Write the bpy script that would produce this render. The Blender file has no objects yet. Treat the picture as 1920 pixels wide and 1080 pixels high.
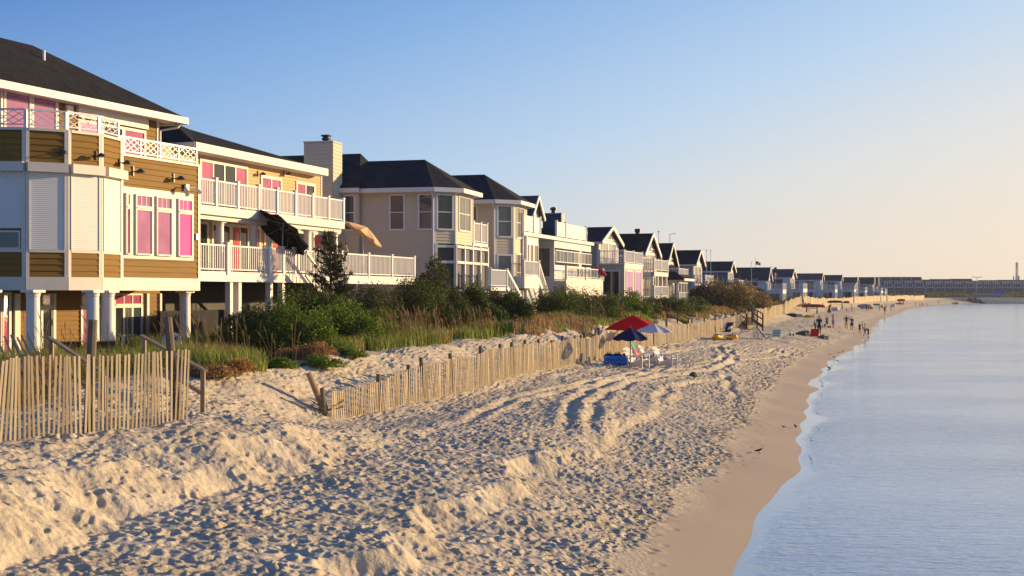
import bpy, bmesh, math, random
import numpy as np
from mathutils import Vector, Matrix
random.seed(7); rng = np.random.default_rng(7)
PI = math.pi
F = 2400.0; CX = 960.0; HY = 550.0; HC = 4.5      # focal length and horizon in photograph pixels, camera height
S = bpy.context.scene; COL = S.collection

# ------------------------------------------------------------------ helpers
def tag(o, label=None, cat=None, group=None, kind=None):
    if label: o['label'] = label
    if cat: o['category'] = cat
    if group: o['group'] = group
    if kind: o['kind'] = kind
    return o
def empty(name, loc=(0,0,0), rz=0.0, label=None, cat=None, group=None):
    o = bpy.data.objects.new(name, None); COL.objects.link(o)
    o.location = loc; o.rotation_euler = (0,0,rz); o.empty_display_size = .3
    return tag(o, label, cat, group)
def kids(o): return [c for c in COL.objects if c.parent == o]
def copy_tree(o, parent=None, ch=None):
    c = o.copy(); COL.objects.link(c); c.parent = parent
    for k in list(o.children): copy_tree(k, c)
    return c
class MB:
    def __init__(s): s.v = []; s.f = []
    def add(s, vs, fs):
        n = len(s.v); s.v += [tuple(p) for p in vs]; s.f += [tuple(i+n for i in f) for f in fs]
    def box(s, x0,x1,y0,y1,z0,z1):
        if x0>x1: x0,x1=x1,x0
        if y0>y1: y0,y1=y1,y0
        if z0>z1: z0,z1=z1,z0
        s.hexa([(x0,y0,z0),(x1,y0,z0),(x1,y1,z0),(x0,y1,z0),(x0,y0,z1),(x1,y0,z1),(x1,y1,z1),(x0,y1,z1)])
    def hexa(s, p): s.add(p, [(0,3,2,1),(4,5,6,7),(0,1,5,4),(1,2,6,5),(2,3,7,6),(3,0,4,7)])
    def bar(s, p, q, w, h=None, up=(0,0,1)):
        h = h or w; p = Vector(p); q = Vector(q); d = (q-p).normalized(); u = Vector(up)
        if abs(d.dot(u)) > .98: u = Vector((1,0,0))
        a = d.cross(u).normalized()*(w/2); b = a.cross(d).normalized()*(h/2)
        s.hexa([p-a-b,p+a-b,q+a-b,q-a-b,p-a+b,p+a+b,q+a+b,q-a+b])
    def tube(s, pts, rad, n=8, cap=True):
        pts = [Vector(p) for p in pts]
        if not hasattr(rad,'__len__'): rad = [rad]*len(pts)
        rings = []; pa = None
        for i,p in enumerate(pts):
            d = (pts[min(i+1,len(pts)-1)]-pts[max(i-1,0)]).normalized()
            if pa is None:
                u = Vector((0,0,1)) if abs(d.z)<.9 else Vector((1,0,0)); a = d.cross(u).normalized()
            else: a = (pa - d*pa.dot(d)).normalized()
            pa = a; b = d.cross(a)
            rings.append([p+(a*math.cos(2*PI*k/n)+b*math.sin(2*PI*k/n))*rad[i] for k in range(n)])
        vs = [v for r in rings for v in r]; fs = []
        for i in range(len(pts)-1):
            for k in range(n): fs.append((i*n+k,i*n+(k+1)%n,(i+1)*n+(k+1)%n,(i+1)*n+k))
        if cap: fs += [tuple(range(n))[::-1], tuple((len(pts)-1)*n+k for k in range(n))]
        s.add(vs, fs)
    def lathe(s, prof, c=(0,0,0), n=20):
        vs = []; fs = []
        for r,z in prof:
            for k in range(n): vs.append((c[0]+r*math.cos(2*PI*k/n), c[1]+r*math.sin(2*PI*k/n), c[2]+z))
        for i in range(len(prof)-1):
            for k in range(n): fs.append((i*n+k,i*n+(k+1)%n,(i+1)*n+(k+1)%n,(i+1)*n+k))
        fs += [tuple(range(n))[::-1], tuple((len(prof)-1)*n+k for k in range(n))]
        s.add(vs, fs)
    def slab(s, pts, th):                       # polygon thickened downwards
        n = len(pts); lo = [(p[0],p[1],p[2]-th) for p in pts]
        s.add(list(pts)+lo, [tuple(range(n)), tuple(range(2*n-1,n-1,-1))]+[(i,n+i,n+(i+1)%n,(i+1)%n) for i in range(n)])
    def build(s, name, m, parent=None, smooth=False, fix=False):
        me = bpy.data.meshes.new(name); me.from_pydata(s.v, [], s.f)
        if fix:
            bm = bmesh.new(); bm.from_mesh(me); bmesh.ops.recalc_face_normals(bm, faces=bm.faces); bm.to_mesh(me); bm.free()
        if m: me.materials.append(m)
        if smooth: me.polygons.foreach_set('use_smooth', [True]*len(me.polygons))
        me.update()
        o = bpy.data.objects.new(name, me); COL.objects.link(o); o.parent = parent
        return o
def npmesh(name, V, Q, m, parent=None, smooth=False):
    me = bpy.data.meshes.new(name); k = Q.shape[1]
    me.vertices.add(len(V)); me.vertices.foreach_set('co', V.astype(np.float32).ravel())
    me.loops.add(Q.size); me.loops.foreach_set('vertex_index', Q.astype(np.int32).ravel())
    me.polygons.add(len(Q)); me.polygons.foreach_set('loop_start', np.arange(0,Q.size,k,dtype=np.int32))
    if smooth: me.polygons.foreach_set('use_smooth', np.ones(len(Q),dtype=bool))
    me.update(calc_edges=True); me.validate()
    if m: me.materials.append(m)
    o = bpy.data.objects.new(name, me); COL.objects.link(o); o.parent = parent
    return o

# ------------------------------------------------------------------ materials
def nt(name):
    m = bpy.data.materials.new(name); m.use_nodes = True; t = m.node_tree; b = t.nodes['Principled BSDF']
    return m, t, b
def mat(name, col, rough=.6, var=.12, vs=3.0, bump=0, bs=30.0, metal=0, coat=0, stretch=None, spec=None, grain=None):
    m, t, b = nt(name); N = t.nodes; L = t.links
    tc = N.new('ShaderNodeTexCoord'); mp = N.new('ShaderNodeMapping'); L.new(tc.outputs['Object'], mp.inputs[0])
    if stretch: mp.inputs['Scale'].default_value = stretch
    n = N.new('ShaderNodeTexNoise'); n.inputs['Scale'].default_value = vs; n.inputs['Detail'].default_value = 6; L.new(mp.outputs[0], n.inputs[0])
    r = N.new('ShaderNodeMix'); r.data_type = 'RGBA'
    r.inputs[6].default_value = (*[c*(1-var) for c in col],1); r.inputs[7].default_value = (*[min(1,c*(1+var)) for c in col],1)
    L.new(n.outputs[0], r.inputs[0]); L.new(r.outputs[2], b.inputs['Base Color'])
    b.inputs['Roughness'].default_value = rough; b.inputs['Metallic'].default_value = metal
    if coat: b.inputs['Coat Weight'].default_value = coat
    if spec is None and rough > .5: spec = .15
    if spec is not None: b.inputs['Specular IOR Level'].default_value = spec
    if bump:
        n2 = N.new('ShaderNodeTexNoise'); n2.inputs['Scale'].default_value = bs; n2.inputs['Detail'].default_value = 5; L.new(mp.outputs[0], n2.inputs[0])
        bp = N.new('ShaderNodeBump'); bp.inputs['Strength'].default_value = bump; bp.inputs['Distance'].default_value = .02
        L.new(n2.outputs[0], bp.inputs['Height']); L.new(bp.outputs[0], b.inputs['Normal'])
    return m
def leafmat(name, c1, c2, trans=.25):
    m, t, b = nt(name); N = t.nodes; L = t.links
    g = N.new('ShaderNodeNewGeometry'); r = N.new('ShaderNodeValToRGB')
    r.color_ramp.elements[0].color = (*c1,1); r.color_ramp.elements[1].color = (*c2,1)
    L.new(g.outputs['Random Per Island'], r.inputs[0]); L.new(r.outputs[0], b.inputs['Base Color'])
    b.inputs['Roughness'].default_value = .6; b.inputs['Specular IOR Level'].default_value = .15
    tr = N.new('ShaderNodeBsdfTranslucent'); L.new(r.outputs[0], tr.inputs[0])
    mx = N.new('ShaderNodeMixShader'); mx.inputs[0].default_value = trans
    L.new(b.outputs[0], mx.inputs[1]); L.new(tr.outputs[0], mx.inputs[2]); L.new(mx.outputs[0], N['Material Output'].inputs[0])
    return m
def canvas(name, col, tr=.45):
    m = mat(name, col, .85, .06); t = m.node_tree; N = t.nodes; L = t.links; b = N['Principled BSDF']; x = N.new('ShaderNodeBsdfTranslucent'); x.inputs[0].default_value = (*col,1)
    mx = N.new('ShaderNodeMixShader'); mx.inputs[0].default_value = tr; L.new(b.outputs[0],mx.inputs[1]); L.new(x.outputs[0],mx.inputs[2]); L.new(mx.outputs[0],N['Material Output'].inputs[0]); return m
def roofmat(name, col):
    m, t, b = nt(name); N = t.nodes; L = t.links
    tc = N.new('ShaderNodeTexCoord')
    v = N.new('ShaderNodeTexVoronoi'); v.inputs['Scale'].default_value = 5; L.new(tc.outputs['Object'], v.inputs[0])
    n = N.new('ShaderNodeTexNoise'); n.inputs['Scale'].default_value = 1.3; n.inputs['Detail'].default_value = 5; L.new(tc.outputs['Object'], n.inputs[0])
    r = N.new('ShaderNodeMix'); r.data_type = 'RGBA'; r.inputs[6].default_value = (*[c*.7 for c in col],1); r.inputs[7].default_value = (*[c*1.45 for c in col],1)
    ad = N.new('ShaderNodeMath'); ad.operation = 'MULTIPLY_ADD'; L.new(v.outputs['Color'], ad.inputs[0]); ad.inputs[1].default_value = .55; L.new(n.outputs[0], ad.inputs[2])
    sb = N.new('ShaderNodeMath'); sb.operation = 'SUBTRACT'; L.new(ad.outputs[0], sb.inputs[0]); sb.inputs[1].default_value = .25
    L.new(sb.outputs[0], r.inputs[0]); L.new(r.outputs[2], b.inputs['Base Color'])
    b.inputs['Roughness'].default_value = .95; b.inputs['Specular IOR Level'].default_value = .05
    bp = N.new('ShaderNodeBump'); bp.inputs['Strength'].default_value = .35; bp.inputs['Distance'].default_value = .03
    L.new(v.outputs['Distance'], bp.inputs['Height']); L.new(bp.outputs[0], b.inputs['Normal'])
    return m
def glassmat(name, col, rough=.04, var=.3):          # a pane with what hangs behind it
    m = mat(name, col, rough, var, 1.2, spec=.5, coat=0); return m
def shuttermat(name, col):
    m, t, b = nt(name); N = t.nodes; L = t.links
    tc = N.new('ShaderNodeTexCoord'); w = N.new('ShaderNodeTexWave'); w.bands_direction = 'Z'; w.inputs['Scale'].default_value = 5.2
    L.new(tc.outputs['Object'], w.inputs[0]); bp = N.new('ShaderNodeBump'); bp.inputs['Strength'].default_value = .4; bp.inputs['Distance'].default_value = .012
    L.new(w.outputs[0], bp.inputs['Height']); L.new(bp.outputs[0], b.inputs['Normal']); b.inputs['Base Color'].default_value = (*col,1); b.inputs['Roughness'].default_value = .45
    return m
M = dict(skirt=mat('shade_toned_boards',(.045,.042,.04),.8,.2,spec=.05),farglass=mat('matte_dark_glass',(.055,.06,.07),.7,.2,spec=.05),  # skirt: the shade on this wall is put into its colour
 white=mat('white_paint',(.66,.635,.60),.45,.05), whitecool=mat('white_vinyl',(.68,.67,.66),.35,.04), trim=mat('cream_trim',(.64,.585,.50),.5,.06),
 brown=mat('brown_siding',(.215,.118,.022),.6,.22,1.5,.25,20,stretch=(.6,.6,6)), brownwall=mat('porch_brown_siding',(.215,.115,.024),.6,.22,2.0,.25,20,stretch=(.6,.6,6)),
 yellow=mat('yellow_siding',(.55,.38,.19),.55,.10,1.5,.1,20,stretch=(.6,.6,5)), cream=mat('cream_siding',(.60,.52,.375),.6,.08,1.5,.1,20,stretch=(.6,.6,5)),
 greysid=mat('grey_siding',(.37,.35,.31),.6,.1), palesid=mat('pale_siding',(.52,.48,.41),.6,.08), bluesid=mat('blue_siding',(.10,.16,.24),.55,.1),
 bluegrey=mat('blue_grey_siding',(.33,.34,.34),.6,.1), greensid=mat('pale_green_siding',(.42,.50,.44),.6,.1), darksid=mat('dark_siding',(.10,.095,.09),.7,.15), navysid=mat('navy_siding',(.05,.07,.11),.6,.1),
 shing=mat('grey_shingle_wall',(.22,.195,.17),.8,.3,6), tanwall=mat('tan_wall',(.5,.42,.30),.6,.1),
 roof=roofmat('black_shingles',(.024,.024,.025)), roofb=roofmat('blue_grey_shingles',(.065,.07,.08)), roofg=roofmat('brown_grey_shingles',(.09,.08,.075)), roofn=roofmat('dark_navy_shingles',(.032,.032,.035)), rooffar=roofmat('far_grey_shingles',(.075,.07,.066)), rooffn=roofmat('sky_lightened_shingles',(.05,.05,.055)),  # rooffn: sky reflection on far roofs put in colour; rooffar: paler for terraces
 glass=glassmat('dark_window_glass',(.03,.035,.04)), glassb=glassmat('blue_window_glass',(.07,.09,.11)), glassg=glassmat('curtained_window_glass',(.16,.15,.12)), glassw=glassmat('bright_window_glass',(.35,.33,.28)),
 pink=glassmat('pink_blind_pane',(.85,.09,.36),.1,.18), pinkd=glassmat('dusky_pink_pane',(.42,.10,.19),.04,.5), mauve=glassmat('mauve_pane',(.36,.13,.27),.03,.5), red=glassmat('red_blind_pane',(.55,.08,.07),.1,.15),
 purple=mat('purple_curtain',(.40,.22,.48),.6,.15), screen=mat('dark_insect_screen',(.045,.038,.03),.5,.2), shutter=shuttermat('roller_shutter_slats',(.70,.68,.64)),
 wood=mat('weathered_wood',(.34,.24,.14),.75,.3,4,.3,30,stretch=(1,1,1)), slat=None, post=mat('dark_weathered_post',(.17,.13,.09),.85,.35,5,.4,20), darkwood=mat('dark_stair_wood',(.11,.08,.055),.8,.3,5),
 black=mat('black_metal',(.012,.012,.013),.4,.1), metal=mat('grey_metal',(.35,.36,.38),.35,.1,metal=.6), wire=mat('rusty_wire',(.12,.08,.06),.6,.2), conc=mat('concrete',(.30,.29,.27),.85,.2,2,.3,8),
 concw=mat('sunlit_concrete',(.55,.42,.20),.85,.2,1), bark=mat('bark',(.10,.07,.05),.9,.3,6,.5,20),  # concw: sunlight on the wall end put into the concrete colour
 redcloth=canvas('red_canvas',(.62,.012,.02)), navycloth=canvas('navy_canvas',(.02,.022,.085),.2), whitecloth=canvas('white_canvas',(.66,.63,.68),.3), blackcloth=mat('black_canvas',(.008,.008,.009),.9,.1), tancloth=mat('tan_canvas',(.62,.42,.22),.8,.05), browncloth=mat('brown_canvas',(.17,.11,.05),.85,.1),
 green=mat('green_towel',(.22,.27,.02),.9,.2,8), hull_red=mat('red_hull',(.28,.015,.02),.35,.1), hull_yellow=mat('yellow_hull',(.75,.42,.02),.35,.1), hull_blue=mat('blue_vinyl',(.03,.20,.62),.35,.35,5), hull_green=mat('green_hull',(.02,.25,.12),.4,.1), hull_white=mat('white_hull',(.62,.62,.60),.35,.06), hull_black=mat('black_hull',(.015,.017,.016),.4,.1), hull_orange=mat('orange_hull',(.7,.16,.02),.4,.1),
 teal=mat('teal_stripe_fabric',(.10,.36,.52),.8,.1), redfab=mat('red_chair_fabric',(.42,.01,.02),.8,.1), greenball=mat('green_plastic',(.02,.42,.10),.4,.1), orange=mat('orange_plastic',(.8,.22,.04),.4,.1), purp=mat('purple_plastic',(.22,.14,.42),.4,.1),
 skin=mat('skin',(.42,.22,.14),.55,.08), skind=mat('tanned_skin',(.30,.15,.09),.55,.08), hair=mat('dark_hair',(.025,.017,.012),.6,.2), hairb=mat('brown_hair',(.12,.07,.035),.6,.2),
 bird=mat('black_feathers',(.012,.012,.014),.6,.2), gullw=mat('white_feathers',(.6,.6,.6),.7,.05), gullg=mat('grey_feathers',(.10,.10,.11),.7,.1), beak=mat('dark_beak',(.1,.07,.03),.5,.1),
 wetmound=mat('damp_sand_pile',(.13,.115,.10),.9,.2,4,.5,10), rock=mat('jetty_rock',(.075,.08,.09),.9,.35,1.5,.5,5),
 flagr=mat('flag_cloth',(.45,.12,.12),.8,.1), flagb=mat('flag_canton',(.03,.04,.16),.8,.1), tent=mat('blue_tent',(.02,.07,.45),.7,.1),
)
def cloth(name, c): 
    if name not in M: M[name] = mat(name, c, .85, .08)
    return M[name]
def slatmat(name='sand_fence_slats', k=1.0):
    m, t, b = nt(name); N = t.nodes; L = t.links
    g = N.new('ShaderNodeNewGeometry'); r = N.new('ShaderNodeValToRGB')
    e = r.color_ramp.elements; e[0].color = (.30,.205,.10,1); e[1].color = (.68,.54,.32,1); x = e.new(.5); x.color = (.52,.395,.215,1)
    L.new(g.outputs['Random Per Island'], r.inputs[0]); tc = N.new('ShaderNodeTexCoord'); mp = N.new('ShaderNodeMapping'); mp.inputs['Scale'].default_value = (40,40,3)
    n = N.new('ShaderNodeTexNoise'); L.new(tc.outputs['Object'], mp.inputs[0]); L.new(mp.outputs[0], n.inputs[0]); n.inputs['Scale'].default_value = 1
    for x_ in e: x_.color = (x_.color[0]*k,x_.color[1]*k*.97,x_.color[2]*k*.9,1)
    mx = N.new('ShaderNodeMix'); mx.data_type = 'RGBA'; mx.blend_type = 'MULTIPLY'; mx.inputs[0].default_value = .55; L.new(r.outputs[0], mx.inputs[6]); L.new(n.outputs[0], mx.inputs[7])
    b2 = N.new('ShaderNodeBrightContrast'); b2.inputs[1].default_value = .06; L.new(mx.outputs[2], b2.inputs[0]); L.new(b2.outputs[0], b.inputs['Base Color']); b.inputs['Roughness'].default_value = .8
    return m
M['slat'] = slatmat(); M['slatnear'] = slatmat('dark_fence_slats', .68)  # slatnear: darker, browner copy for the two nearest fences

# ------------------------------------------------------------------ shore line and terrain
WY = np.array([0,8,14,20.4,24,27.7,33,38.6,48,63.5,73,83,100,120,160,216,290,360,450,520,560,585,600,640])
WX = np.array([-.6,.75,2.0,3.55,4.55,5.5,7.1,8.6,11.0,14.9,17.4,20.6,26.2,33,45,62,87.5,111,146,177,200,235,1200,1300])
def Xw(Y):
    Y = np.asarray(Y, float); w = .08*np.sin(Y*.45)+.05*np.sin(Y*1.37+1)+.06*np.sin(Y*.17+2)
    return np.interp(Y, WY, WX)+w*np.clip(Y/30,.4,1.3)
def shore_m(Y, d=6): return float((Xw(Y+d)-Xw(Y-d))/(2*d))
def _lat(seed):
    return np.random.default_rng(seed).random((256,256))
_L = {}
def vn(x, y, seed=0):
    if seed not in _L: _L[seed] = _lat(seed)
    T = _L[seed]; x = np.asarray(x,float); y = np.asarray(y,float); xi = np.floor(x).astype(int); yi = np.floor(y).astype(int); fx = x-xi; fy = y-yi
    fx = fx*fx*(3-2*fx); fy = fy*fy*(3-2*fy); a = xi&255; b = yi&255; a1 = (a+1)&255; b1 = (b+1)&255
    return (T[a,b]*(1-fx)+T[a1,b]*fx)*(1-fy)+(T[a,b1]*(1-fx)+T[a1,b1]*fx)*fy - .5
def fbm(x, y, seed=0, o=4):
    r = 0; a = 1
    for i in range(o): r = r+a*vn(x*2**i+17*i, y*2**i+31*i, seed+i); a *= .5
    return r
P_NEAR = ([-60,-8,-2,0,1.5,4.05,4.55,7.6,8.75,9.8,14,20,60], [-6,-1.4,-.35,0,.30,.84,1.14,1.38,2.0,2.2,2.35,2.2,2.2])
P_FAR  = ([-60,-8,-2,0,1.5,4.0,6.0,9.6,10.4,13.2,16,25,60], [-6,-1.4,-.35,0,.30,.80,1.08,1.32,1.55,2.5,2.6,2.6,2.6])
def terrain_base(X, Y):
    X = np.asarray(X,float); Y = np.asarray(Y,float); s = (Xw(Y)-X)*.955
    ns = s + np.clip((s-2.2)/2,0,1)*(1.2*vn(Y*.35,s*.1,3)+(.8*vn(Y*1.3,s*.5,4)*(s<6.5)+.28*vn(Y*5,s*3,5)*(s<6.5))*(1-.7*np.clip((Y-27)/7,0,1))+.6*vn(Y*.9,s*.9,6)*(s>6.5)+.35*vn(Y*2.6,s*1.6,7)*(s>6.5))
    z1 = np.interp(ns, *P_NEAR); z2 = np.interp(s+.5*vn(Y*.25,s*.25,8), *P_FAR)
    k = np.clip((Y-24)/9+.5*vn(X*.3,Y*.3,9),0,1); k = k*k*(3-2*k)
    z = z1*(1-k)+z2*k
    sc = np.clip((s-2)/2,0,1)*np.clip((60-Y)/30,0,1)      # the low scarp runs on a little further
    z = z+sc*k*(.11*np.tanh((ns-4.3)*6)-.05)*(s<9)*np.clip((9-s)/3,0,1)
    dune = np.clip((s-10.5)/2,0,1); z = z+dune*.45*fbm(X*.35,Y*.25,12,3)*np.clip((30-s)/8,0,1)
    hol = np.exp(-(((Y-32)/5)**2))*np.exp(-(((s-11.2)/1.6)**2)); z = z-.35*hol
    return z, s
# raster of footprints and tracks in (s, Y)
R0, R1, RS = 0.0, 13.6, .025; Q0, Q1 = 8.0, 92.0
RH = np.zeros((int((R1-R0)/RS), int((Q1-Q0)/RS)), np.float32)
def splat():
    A = (R1-R0)*(Q1-Q0); n = int(A*30)
    ss = rng.uniform(R0+.6,R1-.4,n); YY = rng.uniform(Q0+.5,Q1-.5,n)
    for i in range(n):
        s, Y = ss[i], YY[i]
        dry = min(1,max(0,(s-1.55-.7*(vn(Y*.6,2.2,21)))/.2))
        if dry < .5 and rng.random() > .012: continue
        d = .75+1.3*vn(s*.45,Y*.35,22)
        if rng.random() > d: continue
        r = rng.uniform(.035,.098)*(1.45 if rng.random()<.16 else 1)*(1+max(0,Y-30)/150); dep = r*rng.uniform(.15,.40)*(dry if dry>.5 else .35)
        th = rng.uniform(0,PI); el = rng.uniform(1,1.7); c, sn = math.cos(th), math.sin(th)
        w = int(r*2.4/RS)+1; i0 = int((s-R0)/RS); j0 = int((Y-Q0)/RS)
        a, b = max(0,i0-w), min(RH.shape[0],i0+w+1); c0, d0 = max(0,j0-w), min(RH.shape[1],j0+w+1)
        gx = (np.arange(a,b)-i0)[:,None]*RS; gy = (np.arange(c0,d0)-j0)[None,:]*RS
        if Y > 34 and s < 9.2: dep *= .62
        u = (gx*c+gy*sn)*el; v = -gx*sn+gy*c; q = np.sqrt(u*u+v*v)/r
        RH[a:b,c0:d0] += dep*(-1.15*np.exp(-(q/.8)**4)+.75*np.exp(-((q-1.25)/.35)**2))
    # wheel tracks and drag ridges
    s_ = (np.arange(RH.shape[0])*RS+R0)[:,None]; Y_ = (np.arange(RH.shape[1])*RS+Q0)[None,:]
    for (c,am,fr,ph,y0,y1,h) in [(7.6,.8,.10,0,34,90,.05),(7.0,.8,.10,.05,34,90,.05),(5.9,1.1,.075,1,30,88,.06),(5.2,1.1,.075,1.1,30,88,.06),(4.2,.7,.13,2,38,90,.05),(3.4,.9,.09,2.4,44,90,.05),(8.6,.4,.2,.3,44,90,.04),(6.6,1.6,.05,4,28,80,.05)]:
        cc = c+am*np.sin(Y_*fr*2+ph)+.15*vn(Y_*.8,Y_*0+c,30); win = np.clip((Y_-y0)/5,0,1)*np.clip((y1-Y_)/8,0,1)
        q = (s_-cc)/.16; RH[:] += win*h*.95*(-1.3*np.exp(-q*q)+.9*np.exp(-(q-1.9)**2)+.7*np.exp(-(q+1.8)**2))*(.75+.5*vn(Y_*1.5,s_*2,31))
    for k in range(46):                                 # one trail of prints along the wet strip
        Y = 13+k*.72; s = 1.25+.25*math.sin(Y*.3)+(.10 if k%2 else -.10); i0 = int((s-R0)/RS); j0 = int((Y-Q0)/RS); w = 9
        gx = (np.arange(-w,w+1))[:,None]*RS; gy = (np.arange(-w,w+1))[None,:]*RS; q = np.sqrt((gx/.05)**2+(gy/.12)**2)
        RH[i0-w:i0+w+1,j0-w:j0+w+1] -= .022*np.exp(-q**3)-.008*np.exp(-((q-1.4)/.3)**2)
    return
splat()
def raster(s, Y):
    i = (s-R0)/RS; j = (Y-Q0)/RS; ok = (i>=0)&(i<RH.shape[0]-1.01)&(j>=0)&(j<RH.shape[1]-1.01)
    i = np.clip(i,0,RH.shape[0]-1.01); j = np.clip(j,0,RH.shape[1]-1.01); a = i.astype(int); b = j.astype(int); fx = i-a; fy = j-b
    return ok*((RH[a,b]*(1-fx)+RH[a+1,b]*fx)*(1-fy)+(RH[a,b+1]*(1-fx)+RH[a+1,b+1]*fx)*fy)
def terrain(X, Y):
    z, s = terrain_base(X, Y); dry = np.clip((s-1.5-.7*vn(Y*.6,s*0+2.2,21)-.25*vn(Y*4,s*3,46))/.25,0,1); land = np.clip((s-.6)/1.5,0,1)
    scv = np.clip((9.5-s)/1.5,0,1)*np.clip((s-3.5)/1,0,1)
    z = z + land*.05*fbm(X*.7,Y*.5,41,3) + dry*(.035*fbm(X*2.6,Y*2.2,42,4)+.038*fbm(X*8,Y*6,47,3)) + dry*scv*.035*np.maximum(0,fbm(X*3.2,Y*2.6,44,3)-.1) + raster(s,Y)*np.clip((s-.4)/.4,0,1)
    far = np.clip((Y-88)/6,0,1)*dry; z = z+far*.10*fbm(X*.9,Y*.35,43,3)
    return z, s
def gz(X, Y):
    z, s = terrain(np.array([float(X)]), np.array([float(Y)])); return float(z[0])
def gp(px, py):                                         # where a pixel of the photograph meets the sand
    k = (px-CX)/F; q = (py-HY)/F; Ys = np.exp(np.linspace(math.log(9.5),math.log(620),2400)); z, s = terrain_base(k*Ys, Ys)
    below = (HC-q*Ys) <= z; i = int(np.argmax(below)); Y = Ys[i]
    return Vector((k*Y, Y, gz(k*Y,Y)))
def on_s(px, s):                                        # the point of pixel column px lying s metres inland of the water
    k = (px-CX)/F; Ys = np.exp(np.linspace(math.log(9),math.log(560),4000)); d = (Xw(Ys)-k*Ys)*.955-s; 
    sg = np.where(np.diff(np.sign(d))!=0)[0]; Y = Ys[sg[0]] if len(sg) else Ys[int(np.argmin(abs(d)))]
    return Vector((k*Y, Y, gz(k*Y,Y)))
def at(px, py, Y): return Vector(((px-CX)/F*Y, Y, HC+(HY-py)/F*Y))

def sandmat():
    m, t, b = nt('beach_sand'); N = t.nodes; L = t.links
    tc = N.new('ShaderNodeTexCoord')
    at1 = N.new('ShaderNodeAttribute'); at1.attribute_name = 'wet'; at2 = N.new('ShaderNodeAttribute'); at2.attribute_name = 'soil'
    n1 = N.new('ShaderNodeTexNoise'); n1.inputs['Scale'].default_value = .9; n1.inputs['Detail'].default_value = 8; L.new(tc.outputs['Object'], n1.inputs[0])
    n2 = N.new('ShaderNodeTexNoise'); n2.inputs['Scale'].default_value = 22; n2.inputs['Detail'].default_value = 8; L.new(tc.outputs['Object'], n2.inputs[0])
    def mixc(f, a, c):
        x = N.new('ShaderNodeMix'); x.data_type = 'RGBA'
        if hasattr(f,'name'): L.new(f, x.inputs[0])
        else: x.inputs[0].default_value = f
        for k,v in ((6,a),(7,c)):
            if hasattr(v,'name'): L.new(v, x.inputs[k])
            else: x.inputs[k].default_value = (*v,1)
        return x.outputs[2]
    rr = N.new('ShaderNodeMapRange'); rr.inputs[1].default_value = .35; rr.inputs[2].default_value = .65; L.new(n1.outputs[0], rr.inputs[0])
    dry = mixc(rr.outputs[0], (.53,.44,.305), (.63,.535,.39))
    r3 = N.new('ShaderNodeMapRange'); r3.inputs[1].default_value = .3; r3.inputs[2].default_value = .7; L.new(n2.outputs[0], r3.inputs[0])
    g = N.new('ShaderNodeMix'); g.data_type = 'RGBA'; g.blend_type = 'MULTIPLY'; g.inputs[0].default_value = .22; L.new(dry, g.inputs[6]); L.new(r3.outputs[0], g.inputs[7])
    w = mixc(at1.outputs['Fac'], g.outputs[2], (.475,.37,.245))
    so = mixc(at2.outputs['Fac'], w, (.10,.085,.045)); L.new(so, b.inputs['Base Color'])
    ro = N.new('ShaderNodeMapRange'); ro.inputs[3].default_value = .95; ro.inputs[4].default_value = .62; L.new(at1.outputs['Fac'], ro.inputs[0]); L.new(ro.outputs[0], b.inputs['Roughness'])
    b.inputs['Specular IOR Level'].default_value = .1
    n3 = N.new('ShaderNodeTexNoise'); n3.inputs['Scale'].default_value = 14; n3.inputs['Detail'].default_value = 7; L.new(tc.outputs['Object'], n3.inputs[0])
    bp = N.new('ShaderNodeBump'); bp.inputs['Distance'].default_value = .05; L.new(n3.outputs[0], bp.inputs['Height'])
    st = N.new('ShaderNodeMapRange'); st.inputs[3].default_value = .55; st.inputs[4].default_value = .02; L.new(at1.outputs['Fac'], st.inputs[0]); L.new(st.outputs[0], bp.inputs['Strength']); L.new(bp.outputs[0], b.inputs['Normal'])
    return m
def build_ground():
    Y = [8.5]
    while Y[-1] < 640: Y.append(Y[-1]+max(.022, Y[-1]**2/15000))
    Y = np.array(Y+[800,1200,2500,6000.])
    sv = np.concatenate([[-9000,-3000,-1000,-300,-100,-50,-20,-8,-4,-2,-1], np.arange(-.6,1.6,.06), np.arange(1.6,14,.022), np.arange(14,24,.25), [25,28,32,40,60,100,200,500,1500,6000]])
    Sg, Yg = np.meshgrid(sv, Y, indexing='ij'); Yc = np.minimum(Yg,640); Xg = Xw(Yc)-Sg/.955
    z, s = terrain(Xg, Yg.clip(8,640)); 
    z = np.where(Yg>600, np.maximum(z,2.2), z)
    V = np.stack([Xg,Yg,z],-1).reshape(-1,3); ni, nj = Sg.shape; idx = np.arange(ni*nj).reshape(ni,nj)
    Q = np.stack([idx[:-1,:-1],idx[:-1,1:],idx[1:,1:],idx[1:,:-1]],-1).reshape(-1,4)
    o = npmesh('beach_ground', V, Q, sandmat(), smooth=True)
    wet = np.clip(1-(s-1.0-.8*vn(Yg*.5,s*0,40)-.25*vn(Yg*3,s*2,50))/.6,0,1); soil = np.clip((s-14.3-1.6*fbm(Xg*.5,Yg*.3,51,3))/1.2,0,1)
    for nm, a in (('wet',wet),('soil',soil)):
        at_ = o.data.attributes.new(nm,'FLOAT','POINT'); at_.data.foreach_set('value', a.astype(np.float32).ravel())
    tag(o, kind='structure'); return o
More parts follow.
